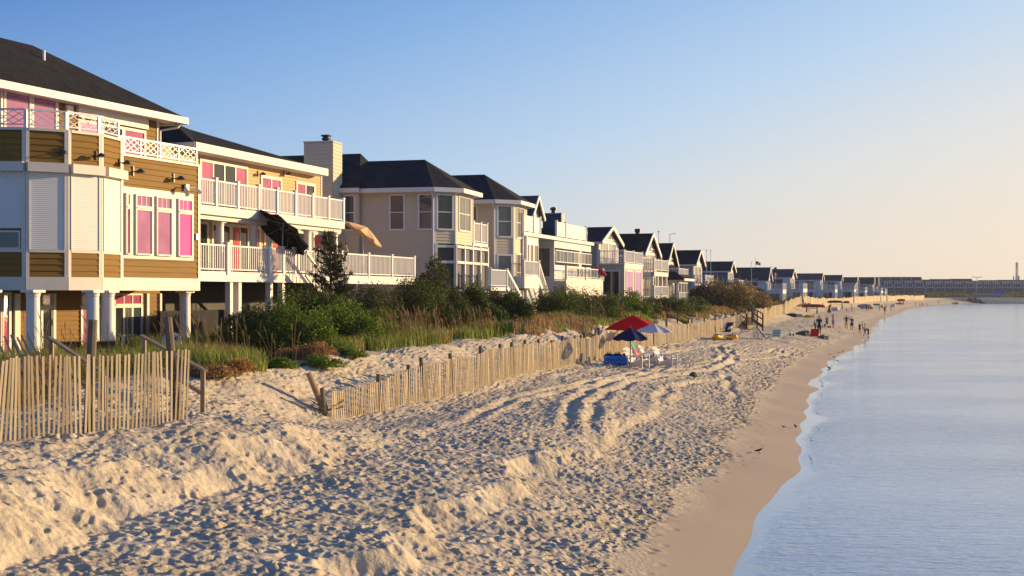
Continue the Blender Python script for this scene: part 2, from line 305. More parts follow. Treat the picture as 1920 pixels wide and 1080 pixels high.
def watermat():
    m, t, b = nt('bay_water'); N = t.nodes; L = t.links; tc = N.new('ShaderNodeTexCoord')
    b.inputs['Base Color'].default_value = (.40,.54,.61,1); b.inputs['Roughness'].default_value = .12; b.inputs['IOR'].default_value = 1.45
    hs = None
    for sc, st, rot in (((.5,1.7,1),.9,.15),((1.8,5.0,1),.85,-.2),((6,13,1),.45,.1)):
        mp = N.new('ShaderNodeMapping'); mp.inputs['Scale'].default_value = sc; mp.inputs['Rotation'].default_value = (0,0,rot); L.new(tc.outputs['Object'], mp.inputs[0])
        n = N.new('ShaderNodeTexNoise'); n.inputs['Scale'].default_value = 1; n.inputs['Detail'].default_value = 3; L.new(mp.outputs[0], n.inputs[0])
        mu = N.new('ShaderNodeMath'); mu.operation = 'MULTIPLY'; mu.inputs[1].default_value = st; L.new(n.outputs[0], mu.inputs[0])
        if hs is None: hs = mu.outputs[0]
        else:
            ad = N.new('ShaderNodeMath'); L.new(hs, ad.inputs[0]); L.new(mu.outputs[0], ad.inputs[1]); hs = ad.outputs[0]
    # patches of calmer water
    n = N.new('ShaderNodeTexNoise'); n.inputs['Scale'].default_value = .06; mp = N.new('ShaderNodeMapping'); mp.inputs['Scale'].default_value = (1,2.2,1); L.new(tc.outputs['Object'], mp.inputs[0]); L.new(mp.outputs[0], n.inputs[0])
    r = N.new('ShaderNodeMapRange'); r.inputs[1].default_value = .4; r.inputs[2].default_value = .6; r.inputs[3].default_value = .55; r.inputs[4].default_value = 1.15; L.new(n.outputs[0], r.inputs[0])
    bp = N.new('ShaderNodeBump'); bp.inputs['Distance'].default_value = .05; L.new(hs, bp.inputs['Height']); 
    mu = N.new('ShaderNodeMath'); mu.operation = 'MULTIPLY'; mu.inputs[1].default_value = .55; L.new(r.outputs[0], mu.inputs[0])
    sa = N.new('ShaderNodeAttribute'); sa.attribute_name = 'shallow'; iv = N.new('ShaderNodeMapRange'); iv.inputs[1].default_value = 0; iv.inputs[2].default_value = .6; iv.inputs[3].default_value = 1; iv.inputs[4].default_value = .06; L.new(sa.outputs['Fac'], iv.inputs[0])
    m2 = N.new('ShaderNodeMath'); m2.operation = 'MULTIPLY'; L.new(mu.outputs[0], m2.inputs[0]); L.new(iv.outputs[0], m2.inputs[1]); L.new(m2.outputs[0], bp.inputs['Strength'])
    cm = N.new('ShaderNodeMix'); cm.data_type = 'RGBA'; cm.inputs[6].default_value = (.41,.54,.63,1); cm.inputs[7].default_value = (.50,.53,.50,1); L.new(sa.outputs['Fac'], cm.inputs[0]); L.new(cm.outputs[2], b.inputs['Base Color']); L.new(bp.outputs[0], b.inputs['Normal'])
    return m
def build_water():
    Y = np.concatenate([[-60,-20,0],np.exp(np.linspace(math.log(6),math.log(600),700)),[640]]); sv = np.array([6,3,1,.6,.3,0,-.15,-.3,-.5,-.8,-1.2,-1.8,-2.6,-4,-7,-14,-40,-120,-500,-3000.])
    Sg, Yg = np.meshgrid(sv,Y,indexing='ij'); Xg = Xw(np.maximum(Yg,4))-Sg/.955; V = np.stack([Xg,Yg,0*Xg],-1).reshape(-1,3); ni,nj = Sg.shape; idx = np.arange(ni*nj).reshape(ni,nj)
    Q = np.stack([idx[:-1,:-1],idx[1:,:-1],idx[1:,1:],idx[:-1,1:]],-1).reshape(-1,4); o = npmesh('bay_water',V,Q,watermat(),smooth=True)
    wd = (.35+.9*np.maximum(0,fbm(Yg*.22,Sg*0+21,85,3)+.15))*np.clip(Yg/35,.7,2.5); sh = np.clip(1-(-Sg)/wd,0,1)
    at_ = o.data.attributes.new('shallow','FLOAT','POINT'); at_.data.foreach_set('value', sh.astype(np.float32).ravel()); tag(o, kind='structure')
# ------------------------------------------------------------------ house frames
class House:
    """origin on the front line; local x runs along the front (away from the camera), local y inland"""
    def __init__(s, name, label, px, Y, m, z0=2.3, cat='house'):
        s.X0 = (px-CX)/F*Y; s.Y0 = Y; L = math.hypot(m,1); s.u = (m/L,1/L); s.n = (1/L,-m/L); s.z0 = z0
        s.e = empty(name, (s.X0,s.Y0,0), math.atan2(s.u[1],s.u[0]), label, cat)
    def a_at(s, px, b=0):
        k = (px-CX)/F; return (k*(s.Y0+b*s.n[1])-s.X0-b*s.n[0])/(s.u[0]-k*s.u[1])
    def b_at(s, px, a=0):
        k = (px-CX)/F; return (k*(s.Y0+a*s.u[1])-s.X0-a*s.u[0])/(s.n[0]-k*s.n[1])
    def z_at(s, py, a, b=0): return HC+(HY-py)/F*(s.Y0+a*s.u[1]+b*s.n[1])
    def part(s, mb, name, m, parent=None, smooth=False): return mb.build(name, m, parent or s.e, smooth)
    def toward(s, P, px, ang):
        """from P=(a,b) go to pixel column px along world heading ang (degrees from the view axis), towards the camera side"""
        X = s.X0+P[0]*s.u[0]+P[1]*s.n[0]; Y = s.Y0+P[0]*s.u[1]+P[1]*s.n[1]; dx, dy = -math.sin(math.radians(ang)), -math.cos(math.radians(ang))
        k = (px-CX)/F; r = (k*Y-X)/(dx-k*dy); X += dx*r-s.X0; Y += dy*r-s.Y0
        return (X*s.u[0]+Y*s.u[1], X*s.n[0]+Y*s.n[1])
class Wall:
    """vertical plane of a house from P to Q (left to right seen from outside); t along, o outward"""
    def __init__(s, H, P, Q):
        s.H = H; s.P = P; L = math.hypot(Q[0]-P[0],Q[1]-P[1]); s.L = L; s.t = ((Q[0]-P[0])/L,(Q[1]-P[1])/L); s.o = (-s.t[1],s.t[0])
    def ab(s, t, o=0): return (s.P[0]+t*s.t[0]+o*s.o[0], s.P[1]+t*s.t[1]+o*s.o[1])
    def p(s, t, o, z): a, b = s.ab(t,o); return (a,-b,z)
    def t_at(s, px, o=0):
        H = s.H; k = (px-CX)/F; a, b = s.ab(0,o); X = H.X0+a*H.u[0]+b*H.n[0]; Y = H.Y0+a*H.u[1]+b*H.n[1]
        dx = s.t[0]*H.u[0]+s.t[1]*H.n[0]; dy = s.t[0]*H.u[1]+s.t[1]*H.n[1]; return (k*Y-X)/(dx-k*dy)
    def z_at(s, py, t, o=0): a, b = s.ab(t,o); return s.H.z_at(py,a,b)
    def box(s, mb, t0,t1,o0,o1,z0,z1):
        mb.hexa([s.p(t0,o1,z0),s.p(t1,o1,z0),s.p(t1,o0,z0),s.p(t0,o0,z0),s.p(t0,o1,z1),s.p(t1,o1,z1),s.p(t1,o0,z1),s.p(t0,o0,z1)])
    def siding(s, mb, t0, t1, z0, z1, lap=.16, lim=None, th=.022, body=.12):
        z = z0; th = th*1.5
        while z < z1-.01:
            zt = min(z+lap,z1); a0,a1,c0,c1 = t0,t1,t0,t1
            if lim: a0,a1 = lim(z); c0,c1 = lim(zt)
            if a1-a0 > .02:
                mb.add([s.p(a0,th,z),s.p(a1,th,z),s.p(c1,0,zt),s.p(c0,0,zt),s.p(a0,0,z),s.p(a1,0,z)],[(0,1,2,3),(4,5,1,0)])
            z += lap
        if lim: mb.add([s.p(lim(z0)[0],-body,z0),s.p(lim(z0)[1],-body,z0),s.p(lim(z1)[1],-body,z1),s.p(lim(z1)[0],-body,z1)],[(3,2,1,0)])
        else: s.box(mb,t0,t1,-body,-.004,z0,z1)
    def window(s, t0, t1, z0, z1, cols=1, rows=1, fw=.09, frame='white', pane='glass', name='window', bars=0, gw=.045, proud=.07, panes=None, grid=None, off=0.0):
        """frame proud of the wall; each sash pane set back inside it"""
        H = s.H; mb = MB(); fm = M[frame]; proud += off
        s.box(mb,t0-fw,t0,-.01,proud,z0-fw,z1+fw); s.box(mb,t1,t1+fw,-.01,proud,z0-fw,z1+fw)
        s.box(mb,t0,t1,-.01,proud,z1,z1+fw); s.box(mb,t0,t1,-.01,proud+.02,z0-fw,z0)
        w = (t1-t0)/cols
        for c in range(1,cols): s.box(mb,t0+c*w-gw/2,t0+c*w+gw/2,-.01,proud-.012,z0,z1)
        for r in range(1,rows):
            zz = z0+(z1-z0)*r/rows
            for c in range(cols): s.box(mb,t0+c*w+(gw/2 if c else 0),t0+(c+1)*w-(gw/2 if c<cols-1 else 0),-.01,proud-.02,zz-gw/2,zz+gw/2)
        if grid:                                       # (z fraction from which upper lights are divided, columns)
            zz = z0+(z1-z0)*grid[0]; s.box(mb,t0,t1,-.01,proud-.008,zz-gw*.8,zz+gw*.8)
            for c in range(cols):
                for k in range(1,grid[1]):
                    tt = t0+c*w+w*k/grid[1]; s.box(mb,tt-.012,tt+.012,.0,proud-.025,zz+gw*.8,z1)
        o = H.part(mb,name,fm)
        for c in range(cols):
            pm = MB(); s.box(pm,t0+c*w,t0+(c+1)*w,off+.026,off+.036,z0,z1); H.part(pm,'pane',M[(panes[c] if panes else pane)],o)
        return o
    def railing(s, t0, t1, z, h=1.0, bal=.14, posts=None, m='whitecool', o=0, pw=.14, name='railing', solid=False):
        H = s.H; mb = MB(); pts = posts if posts else [t0,t1]
        s.box(mb,t0,t1,o-.035,o+.035,z+h-.06,z+h); s.box(mb,t0,t1,o-.025,o+.025,z+.06,z+.11)
        if solid: s.box(mb,t0,t1,o-.012,o+.012,z+.11,z+h-.06)
        else:
            n = max(1,int((t1-t0)/bal))
            for i in range(1,n):
                t = t0+(t1-t0)*i/n; s.box(mb,t-.019,t+.019,o-.019,o+.019,z+.11,z+h-.06)
        r = H.part(mb,name,M[m])
        for t in pts:
            pm = MB(); s.box(pm,t-pw/2,t+pw/2,o-pw/2,o+pw/2,z-.12,z+h+.06); s.box(pm,t-pw/2-.02,t+pw/2+.02,o-pw/2-.02,o+pw/2+.02,z+h+.06,z+h+.1); H.part(pm,'post',M[m],r)
        return r
def column(H, a, b, z0, z1, r, name='column', m='white'):
    mb = MB(); mb.lathe([(r*1.2,z0),(r*1.2,z0+.08),(r*1.02,z0+.12),(r,z0+.8),(r*.93,z1-.2),(r*1.0,z1-.17),(r*1.0,z1-.13),(r*1.13,z1-.07)],(a,-b,0),28); mb.box(a-r*1.2,a+r*1.2,-b-r*1.2,-b+r*1.2,z1-.07,z1); return H.part(mb,name,M[m],smooth=False)
def roof(H, faces, th=.16, m='roof', trim='white', name='roof', eaves=()):
    mb = MB()
    for f in faces: mb.slab([(a,-b,z) for a,b,z in f], th)
    r = H.part(mb,name,M[m])
    if eaves:
        e = MB()
        for p,q in eaves: e.bar((p[0],-p[1],p[2]-.10),(q[0],-q[1],q[2]-.10),.12,.24)
        H.part(e,'gutter',M[trim],r)
    return r
def wall_lamp(H, W, t, z, m='black', sz=1.0):
    mb = MB(); W.box(mb,t-.03*sz,t+.03*sz,0.022,.06,z-.12*sz,z+.2*sz); mb.bar(W.p(t,.05,z+.02),W.p(t,.3*sz,z+.02),.03); mb.lathe([(.05*sz,.1*sz),(.16*sz,.0),(.17*sz,-.03)],W.p(t,.33*sz,z),10); return H.part(mb,'wall_lamp',M[m])

# ================================================================== HOUSE 1 : brown beach house with round bay
def house1():
    H = House('beach_house','brown clapboard house with a rounded shuttered bay and pink windows, nearest the camera',373,45.0,.42)
    Z = lambda py,px,b=0: H.z_at(py,H.a_at(px,b),b)
    aJ = H.a_at(227); W = Wall(H,(aJ,0),(0,0)); L = W.L
    zb = H.z_at(545,0); zb2 = zb+.42; zt = H.z_at(310,0)             # bottom of band, siding start, parapet top
    mb = MB(); W.siding(mb,.06,L-.1,zb2,zt-.06,.19); H.part(mb,'wall',M['brown'])
    mb = MB(); W.box(mb,-.04,L,-.5,.05,zb,zb2); W.box(mb,-.02,L+.02,-.25,.06,zt-.06,zt+.02); W.box(mb,L-.1,L+.02,-.2,.045,zb2,zt-.06); W.box(mb,-.06,.06,-.2,.045,zb2,zt-.06); H.part(mb,'band_trim',M['trim'])
    # side wall beyond is hidden; floor slab of the storey
    mb = MB(); mb.box(aJ-1.2,-.02,.1,8,zb+.1,zb2); H.part(mb,'floor_slab',M['trim'])
    mb = MB(); mb.box(aJ-.8,-.05,.15,8,zt-.35,zt-.08); H.part(mb,'terrace',M['conc'])
    mb = MB(); mb.box(-.2,-.02,.13,8,zb2,zt-.06); H.part(mb,'side_wall',M['brown'])
    # window group
    t0 = -.0; t1 = W.t_at(361); z1 = W.z_at(341,W.t_at(228)); zc = W.z_at(378,W.t_at(362)); zlo = W.z_at(489,t1)
    mb = MB(); W.box(mb,.07,t1,.02,.05,zlo,zlo+2.32); H.part(mb,'window_surround',M['trim'])
    for (xa,xb,pn,pt) in ((228,240,'pinkd','glassg'),(250,281,'mauve','mauve'),(289,318,'mauve','mauve'),(330,356,'pink','pink')):
        ta = max(.12,W.t_at(xa)); tb = W.t_at(xb); zz0 = zlo+.17; zz1 = zz0+1.42
        W.window(ta+.05,tb-.04,zz0,zz1,1,1,.05,'trim',pn,off=.05)
        W.window(ta+.05,tb-.04,zz1+.11,zz1+.47,1,1,.05,'trim',pt,'transom_window',off=.05,grid=(0,3))
    for px,py in ((248,323),(324,336)): t = W.t_at(px); wall_lamp(H,W,t,W.z_at(py,t),sz=1.0)
    t = W.t_at(346); z = W.z_at(352,t); mb = MB(); W.box(mb,t-.08,t+.08,.05,.14,z-.1,z+.12)
    for s in (-1,1): mb.tube([W.p(t,.14,z),W.p(t+s*.3,.25,z+.03),W.p(t+s*.32,.3,z-.05),W.p(t+s*.42,.38,z-.16)],[.02,.02,.06,.09],8)
    H.part(mb,'security_floodlight',M['whitecool'])
    mb = MB(); t = W.t_at(366.5); z = W.z_at(444,t); W.box(mb,t-.08,t+.04,.02,.1,z-.1,z+.1); H.part(mb,'meter_box',M['metal'])
    # decorative railing on the terrace
    def drail(Wl, t0, t1, z, h=.6, posts=()):
        mb = MB(); o = -.08
        def B(ta,za,tb,zb,w=.035): mb.bar(Wl.p(ta,o,za),Wl.p(tb,o,zb),w)
        B(t0,z+h,t1,z+h,.06); B(t0,z+.1,t1,z+.1,.04)
        n = max(1,round((t1-t0)/.95)); w = (t1-t0)/n
        for i in range(n):
            a = t0+i*w; B(a,z,a,z+h,.06)
            zl, zh = z+.12, z+h-.03; c = (zl+zh)/2
            for (f0,y0,f1,y1) in ((0,c,.33,zh),(0,c,.33,zl),(.33,zh,.9,zl+.05),(.33,zl,.9,zh-.05),(.1,zl,.66,zh),(.1,zh,.66,zl),(.66,zl,1,c),(.66,zh,1,c)): B(a+f0*w,y0,a+f1*w,y1,.025)
        B(t1,z,t1,z+h,.06); return H.part(mb,'terrace_railing',M['whitecool'])
    drail(W,.05,L-.05,zt+.02,.55)
    # round bay
    pts = [(aJ,0)]; 
    for px,ang in ((189.5,9),(127,37),(48,60),(-22,85),(-90,112),(-130,140)): pts.append(H.toward(pts[-1],px,ang))
    yb = [None]
    cen = (sum(p[0] for p in pts)/len(pts), sum(p[1] for p in pts)/len(pts))
    faces = [Wall(H,pts[i+1],pts[i]) for i in range(len(pts)-1)]
    W2 = faces[1]; tm = W2.L/2
    zA = W2.z_at(543,tm); zB = W2.z_at(520,tm); zC = W2.z_at(473,tm); zD = W2.z_at(469,tm); zE = W2.z_at(328,tm); zF = W2.z_at(312,tm); zG = W2.z_at(249,tm)
    zA = zb
    sd = MB(); tr = MB(); fl = MB()
    fl.slab([(p[0],-p[1],zB-.05) for p in pts[::-1]]+[(pts[-1][0]+1,-pts[-1][1]+3,zB-.05),(aJ,3,zB-.05)],.3)
    fl.slab([(p[0],-p[1],zG-.5) for p in pts[::-1]]+[(pts[-1][0]+1,-pts[-1][1]+3,zG-.5),(aJ,3,zG-.5)],.2); H.part(fl,'bay_floor',M['trim'])
    for i,Wf in enumerate(faces):
        l = Wf.L; Wf.siding(sd,.1,l-.1,zB,zC-.03,.19); Wf.siding(sd,.1,l-.1,zF,zG-.05,.19); Wf.box(sd,.1,l-.1,-.2,-.03,zC-.03,zF)
        Wf.box(tr,0,l,-.3,.05,zA,zB); Wf.box(tr,0,.1,-.15,.035,zB,zG+.03); Wf.box(tr,l-.1,l,-.15,.035,zB,zG+.03); Wf.box(tr,.1,l-.1,-.15,.05,zG-.05,zG+.03)
        Wf.box(tr,.1,l-.1,-.1,.045,zC-.03,zC+.06)
        sb = MB(); Wf.box(sb,.02,l-.02,.0,.26,zE,zF+.02); H.part(sb,'shutter_box',M['trim'])
        sh = MB(); low = zD if i != 3 else zD+.62
        Wf.box(sh,.11,l-.11,-.025,.035,low,zE); Wf.box(sh,.08,.11,.0,.06,zC+.06,zE); Wf.box(sh,l-.11,l-.08,.0,.06,zC+.06,zE); H.part(sh,'roller_shutter',M['shutter'])
        if i == 3: Wf.window(.2,l-.2,zD+.04,zD+.5,1,1,.05,'trim','glassg',proud=.03)
        drail(Wf,.04,l-.04,zG+.03,.55)
    H.part(sd,'bay_wall',M['brown']); H.part(tr,'bay_trim',M['trim'])
    for i,(px,py) in ((2,(118,288)),(1,(181,294)),(0,(0,0))):
        Wf = faces[i]; t = Wf.t_at(px) if px else Wf.L-.03; wall_lamp(H,Wf,min(t,Wf.L-.2) if px else Wf.L-.2,Wf.z_at(py,t) if px else faces[1].z_at(296,.5),sz=.9)
    # upper storey
    B = -2.6; aR = H.a_at(296,B); aL = aR-9.5; U = Wall(H,(aL,B),(aR,B)); z0 = zt-.3; zE2 = H.z_at(222,aR,B)
    T = lambda px: U.t_at(px)
    mb = MB(); U.siding(mb,0,U.L-.1,z0,zE2,.19); H.part(mb,'upper_wall',M['brown'])
    mb = MB(); U.box(mb,U.L-.1,U.L+.02,-.2,.045,z0,zE2); U.box(mb,T(141),T(272),.02,.16,zE2-.5,zE2-.02); U.box(mb,T(-60),T(107),.02,.07,zE2-1.15,zE2); H.part(mb,'upper_trim',M['trim'])
    mb = MB(); mb.box(aR-.22,aR-.02,-B+.02,-B+6,z0,zE2); H.part(mb,'upper_side_wall',M['brown'])
    zw1 = U.z_at(222,T(200)); zw0 = z0+.35
    U.window(T(6),T(50),zw0,zw1+.25,1,1,.08,'trim','mauve',off=.06); U.window(T(58),T(99),zw0,zw1+.25,1,1,.08,'trim','mauve',off=.06); 
    U.window(T(-60),T(-4),zw0,zw1+.25,1,1,.08,'trim','mauve',off=.06)
    U.window(T(148),T(268),zw0-.1,zw1-.3,3,1,.1,'trim','glassg',panes=['pink','glass','pinkd'],name='sliding_door',gw=.16)
    wallh = MB(); U.box(wallh,T(121),T(133),.02,.12,U.z_at(215,T(127)),U.z_at(209,T(127))+.2); H.part(wallh,'vent_hood',M['whitecool'])
    # roof
    ov = .75; r = 3.8; zr = zE2+.05; pk = (aR+ov-r-.0, B+ov-r, H.z_at(85,aR+ov-r,B+ov-r)); rl = (aL-2, pk[1], pk[2])
    c1 = (aR+ov,B+ov,zr); c0 = (aL-2,B+ov,zr); c2 = (aR+ov,B+ov-2*r,zr); c3 = (aL-2,B+ov-2*r,zr)
    rf = roof(H,[(c0,c1,pk,rl),(c1,c2,pk),(c3,rl,pk,c2)],.14,'roof','trim','roof',[(c0,c1),(c1,c2)])
    mb = MB(); U.box(mb,-2,U.L+.5,-.1,.55,zE2-.12,zE2-.02); H.part(mb,'soffit',M['trim'],rf)
    mb = MB(); p = (H.a_at(82,B-1.9),B-1.9); zz = H.z_at(112,*p); mb.tube([(p[0],-p[1],zz-.25),(p[0],-p[1],zz+.32)],.06,10); H.part(mb,'vent_pipe',M['whitecool'],rf)
    mb = MB(); mb.tube([(aR+.62,-B-.55,zr-.2),(aR+.5,-B-.5,zr-.35),(aR+.05,-B-.06,zr-.5),(aR+.05,-B-.06,z0+.3)],.05,8); H.part(mb,'downspout',M['trim'])
    # ground storey: columns and set back wall
    for px,b in ((347,-.35),(203,.55),(174,.9),(62,1.3),(-20,.6)):
        a = H.a_at(px,b); column(H,a,b,2.05,zb,.195)
    B2 = -2.4; G = Wall(H,(H.a_at(-60,B2),B2),(H.a_at(299,B2),B2)); zg = 2.1; T = lambda px: G.t_at(px)
    mb = MB(); G.siding(mb,0,G.L,zg,zb+.1,.15); H.part(mb,'porch_wall',M['brownwall'])
    zh = zb-.1
    for xa,xb,n,ps,dr in ((-40,0,1,['red'],0),(3,14,1,['pinkd'],0),(78,94,1,['glass'],1),(153,186,2,['pinkd','glass'],1),(214,262,3,['glass','glassg','glassb'],1),):
        G.window(T(xa),T(xb),zg+.15,zh-.05 if dr==0 else zh-.5,n,1,.1,'trim','glass','porch_door' if dr else 'window',panes=ps,gw=.1)
        if dr: G.window(T(xa),T(xb),zh-.36,zh-.06,n,1,.06,'trim','pinkd','transom_window')
    for q0,q1 in ((T(24),T(34)),(T(272),T(276)),(G.L-.08,G.L+.02),(T(96),T(101))): mb = MB(); G.box(mb,q0,q1,.02,.1,zg,zh); H.part(mb,'porch_trim',M['trim'])
    mb = MB(); mb.box(H.a_at(-60,B2),-.2,-1.8,8,1.6,2.07); H.part(mb,'patio_slab',M['conc'])
    return H
# ================================================================== HOUSE 2 : yellow with two decks
def house2():
    H = House('beach_house','yellow clapboard house with a long white upper balcony and red blinds',644,60.5,.33)
    Y60 = 60.5; zd = H.z_at(416,0); aL = H.a_at(371); W = Wall(H,(aL,0),(0,0)); L = W.L
    # upper deck
    mb = MB(); mb.box(aL,0,-.02,3.3,zd-.3,zd-.02); W.box(mb,0,L,-.1,.06,zd-.34,zd); W.box(mb,0,L,-.3,-.12,zd-.52,zd-.31); H.part(mb,'upper_deck',M['trim'])
    posts = [W.t_at(x) for x in (404,445,484,519,553,585,615,643)]
    W.railing(.02,L-.02,zd,1.02,.125,[.0]+posts)
    Wr = Wall(H,(0,0),(0,-2.8)); 
    # upper wall
    B = -2.4; a1 = H.a_at(602,B); a0 = H.a_at(300,B); U = Wall(H,(a0,B),(a1,B)); T = U.t_at; ze = H.z_at(325,a1,B)
    mb = MB(); U.siding(mb,0,U.L-.08,zd,ze,.15); H.part(mb,'wall',M['yellow'])
    mb = MB(); mb.box(a1-.22,a1-.02,-B+.02,-B+7,2.4,ze); H.part(mb,'side_wall',M['yellow'])
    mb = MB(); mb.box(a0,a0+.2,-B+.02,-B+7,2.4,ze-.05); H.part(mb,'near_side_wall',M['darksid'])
    mb = MB(); U.box(mb,U.L-.08,U.L+.02,-.05,.05,zd,ze); H.part(mb,'corner_trim',M['trim'])
    zh = U.z_at(303,T(380)); zh = zd+2.1
    for xa,xb,n,ps in ((376,460,4,['pinkd','glass','glass','pinkd']),(490,524,2,['pinkd','pinkd']),(556,587,2,['pinkd','glass'])):
        U.window(T(xa),T(xb),zd+.08,zh-(.25 if n==2 else 0),n,1,.13,'trim','glass','sliding_door',panes=ps,gw=.10)
    for px in (482,531): t = T(px); wall_lamp(H,U,t,U.z_at(327,t),'black',.9)
    # roof
    ov = .7; zr = ze+.08; cL = (H.a_at(366,B+ov),B+ov,zr); cR = (H.a_at(614,B+ov),B+ov,zr); r = 3.0
    pk = (cL[0]+r,cL[1]-r,H.z_at(229,cL[0]+r,cL[1]-r)); pk2 = (cR[0]-7.2,cL[1]-r-.2,pk[2]-.1); cB = (cL[0],cL[1]-2*r-1,zr); cC = (cR[0],cR[1]-2*r-1,zr)
    rf = roof(H,[(cL,cR,pk2,pk),(cR,cC,pk2),(cB,cL,pk),(cC,cB,pk,pk2)],.14,'roof','trim','roof')
    mb = MB(); mb.bar((cL[0],-cL[1],zr-.12),(cR[0],-cR[1],zr-.12),.1,.34); mb.bar((cB[0],-cB[1],zr-.12),(cL[0],-cL[1],zr-.12),.1,.34); mb.box(cL[0],cR[0],-cL[1]+.1,-B+.1,zr-.3,zr-.26); H.part(mb,'fascia',M['trim'],rf)
    # lower deck
    zl = H.z_at(513,H.a_at(500)); bl = .9; a2 = H.a_at(552,bl); D = Wall(H,(H.a_at(372,bl),bl),(a2,bl)); 
    mb = MB(); mb.box(H.a_at(372,bl),H.a_at(776,bl+.1)-.0,-bl,4,zl-.25,zl-.02); D.box(mb,0,D.L,-.1,.05,zl-.38,zl); H.part(mb,'lower_deck',M['white'])
    D.railing(0,D.t_at(503),zl,1.02,.16,[D.t_at(425),D.t_at(503)],pw=.2); 
    D.railing(D.t_at(507),D.L,zl,1.02,.16,[D.t_at(530),D.L])
    E2 = Wall(H,(a2,bl),(H.a_at(776,bl),bl)); 
    E2.railing(.3,E2.L,zl,1.02,.15,[.3,E2.t_at(596),E2.t_at(640),E2.t_at(690),E2.t_at(734),E2.L])
    Sd = Wall(H,(H.a_at(776,bl),bl),(H.a_at(776,bl),-1.5))
    mb = MB(); E2.box(mb,0,E2.L,-.1,.05,zl-.38,zl); H.part(mb,'deck_fascia',M['white'])
    # stair stringer from deck down towards the right
    mb = MB(); p = E2.p(-.3,.7,zl+.9); q = E2.p(3.2,.7,zl-1.2); mb.bar(p,q,.1,.12); mb.bar((p[0],p[1],p[2]-.9),(q[0],q[1],q[2]-.9),.08,.25)
    for k in range(12): f = k/11; x = p[0]+(q[0]-p[0])*f; zz = p[2]+(q[2]-p[2])*f; mb.bar((x,p[1],zz),(x,p[1],zz-.9),.035)
    H.part(mb,'deck_stair',M['white'])
    # porch columns and lower wall
    for px in (412,475,528,576,627): a = H.a_at(px,-.45); column(H,a,-.45,zl,zd-.5,.17)
    Lw = Wall(H,(H.a_at(285,B),B),(a1,B)); T = Lw.t_at
    mb = MB(); Lw.siding(mb,0,Lw.L,zl,zd-.3,.15); H.part(mb,'lower_wall',M['yellow'])
    for xa,xb,ps in ((374,386,['glass']),(398,428,['glass','glass']),(434,462,['red','glass']),(468,484,['red']),(496,520,['glass','red']),(542,568,['pinkd','glass']),(588,601,['red'])):
        Lw.window(T(xa),T(xb),zl+.1,zl+2.05,len(ps),1,.13,'trim','glass','patio_door',panes=ps,gw=.08)
    # understorey
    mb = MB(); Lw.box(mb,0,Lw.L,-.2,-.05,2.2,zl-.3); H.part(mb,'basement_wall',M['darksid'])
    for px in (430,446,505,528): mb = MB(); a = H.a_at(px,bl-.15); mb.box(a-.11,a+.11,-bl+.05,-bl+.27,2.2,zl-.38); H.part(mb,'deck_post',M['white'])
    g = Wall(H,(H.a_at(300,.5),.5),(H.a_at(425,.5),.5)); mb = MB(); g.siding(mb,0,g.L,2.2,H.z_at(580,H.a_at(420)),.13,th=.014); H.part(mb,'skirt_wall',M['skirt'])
    g2 = Wall(H,(H.a_at(430,.6),.6),(H.a_at(442,.6),.6)); mb = MB(); g2.siding(mb,0,g2.L,2.2,zl-.38,.15); H.part(mb,'stair_enclosure',M['tanwall'])
    return H, zl, bl
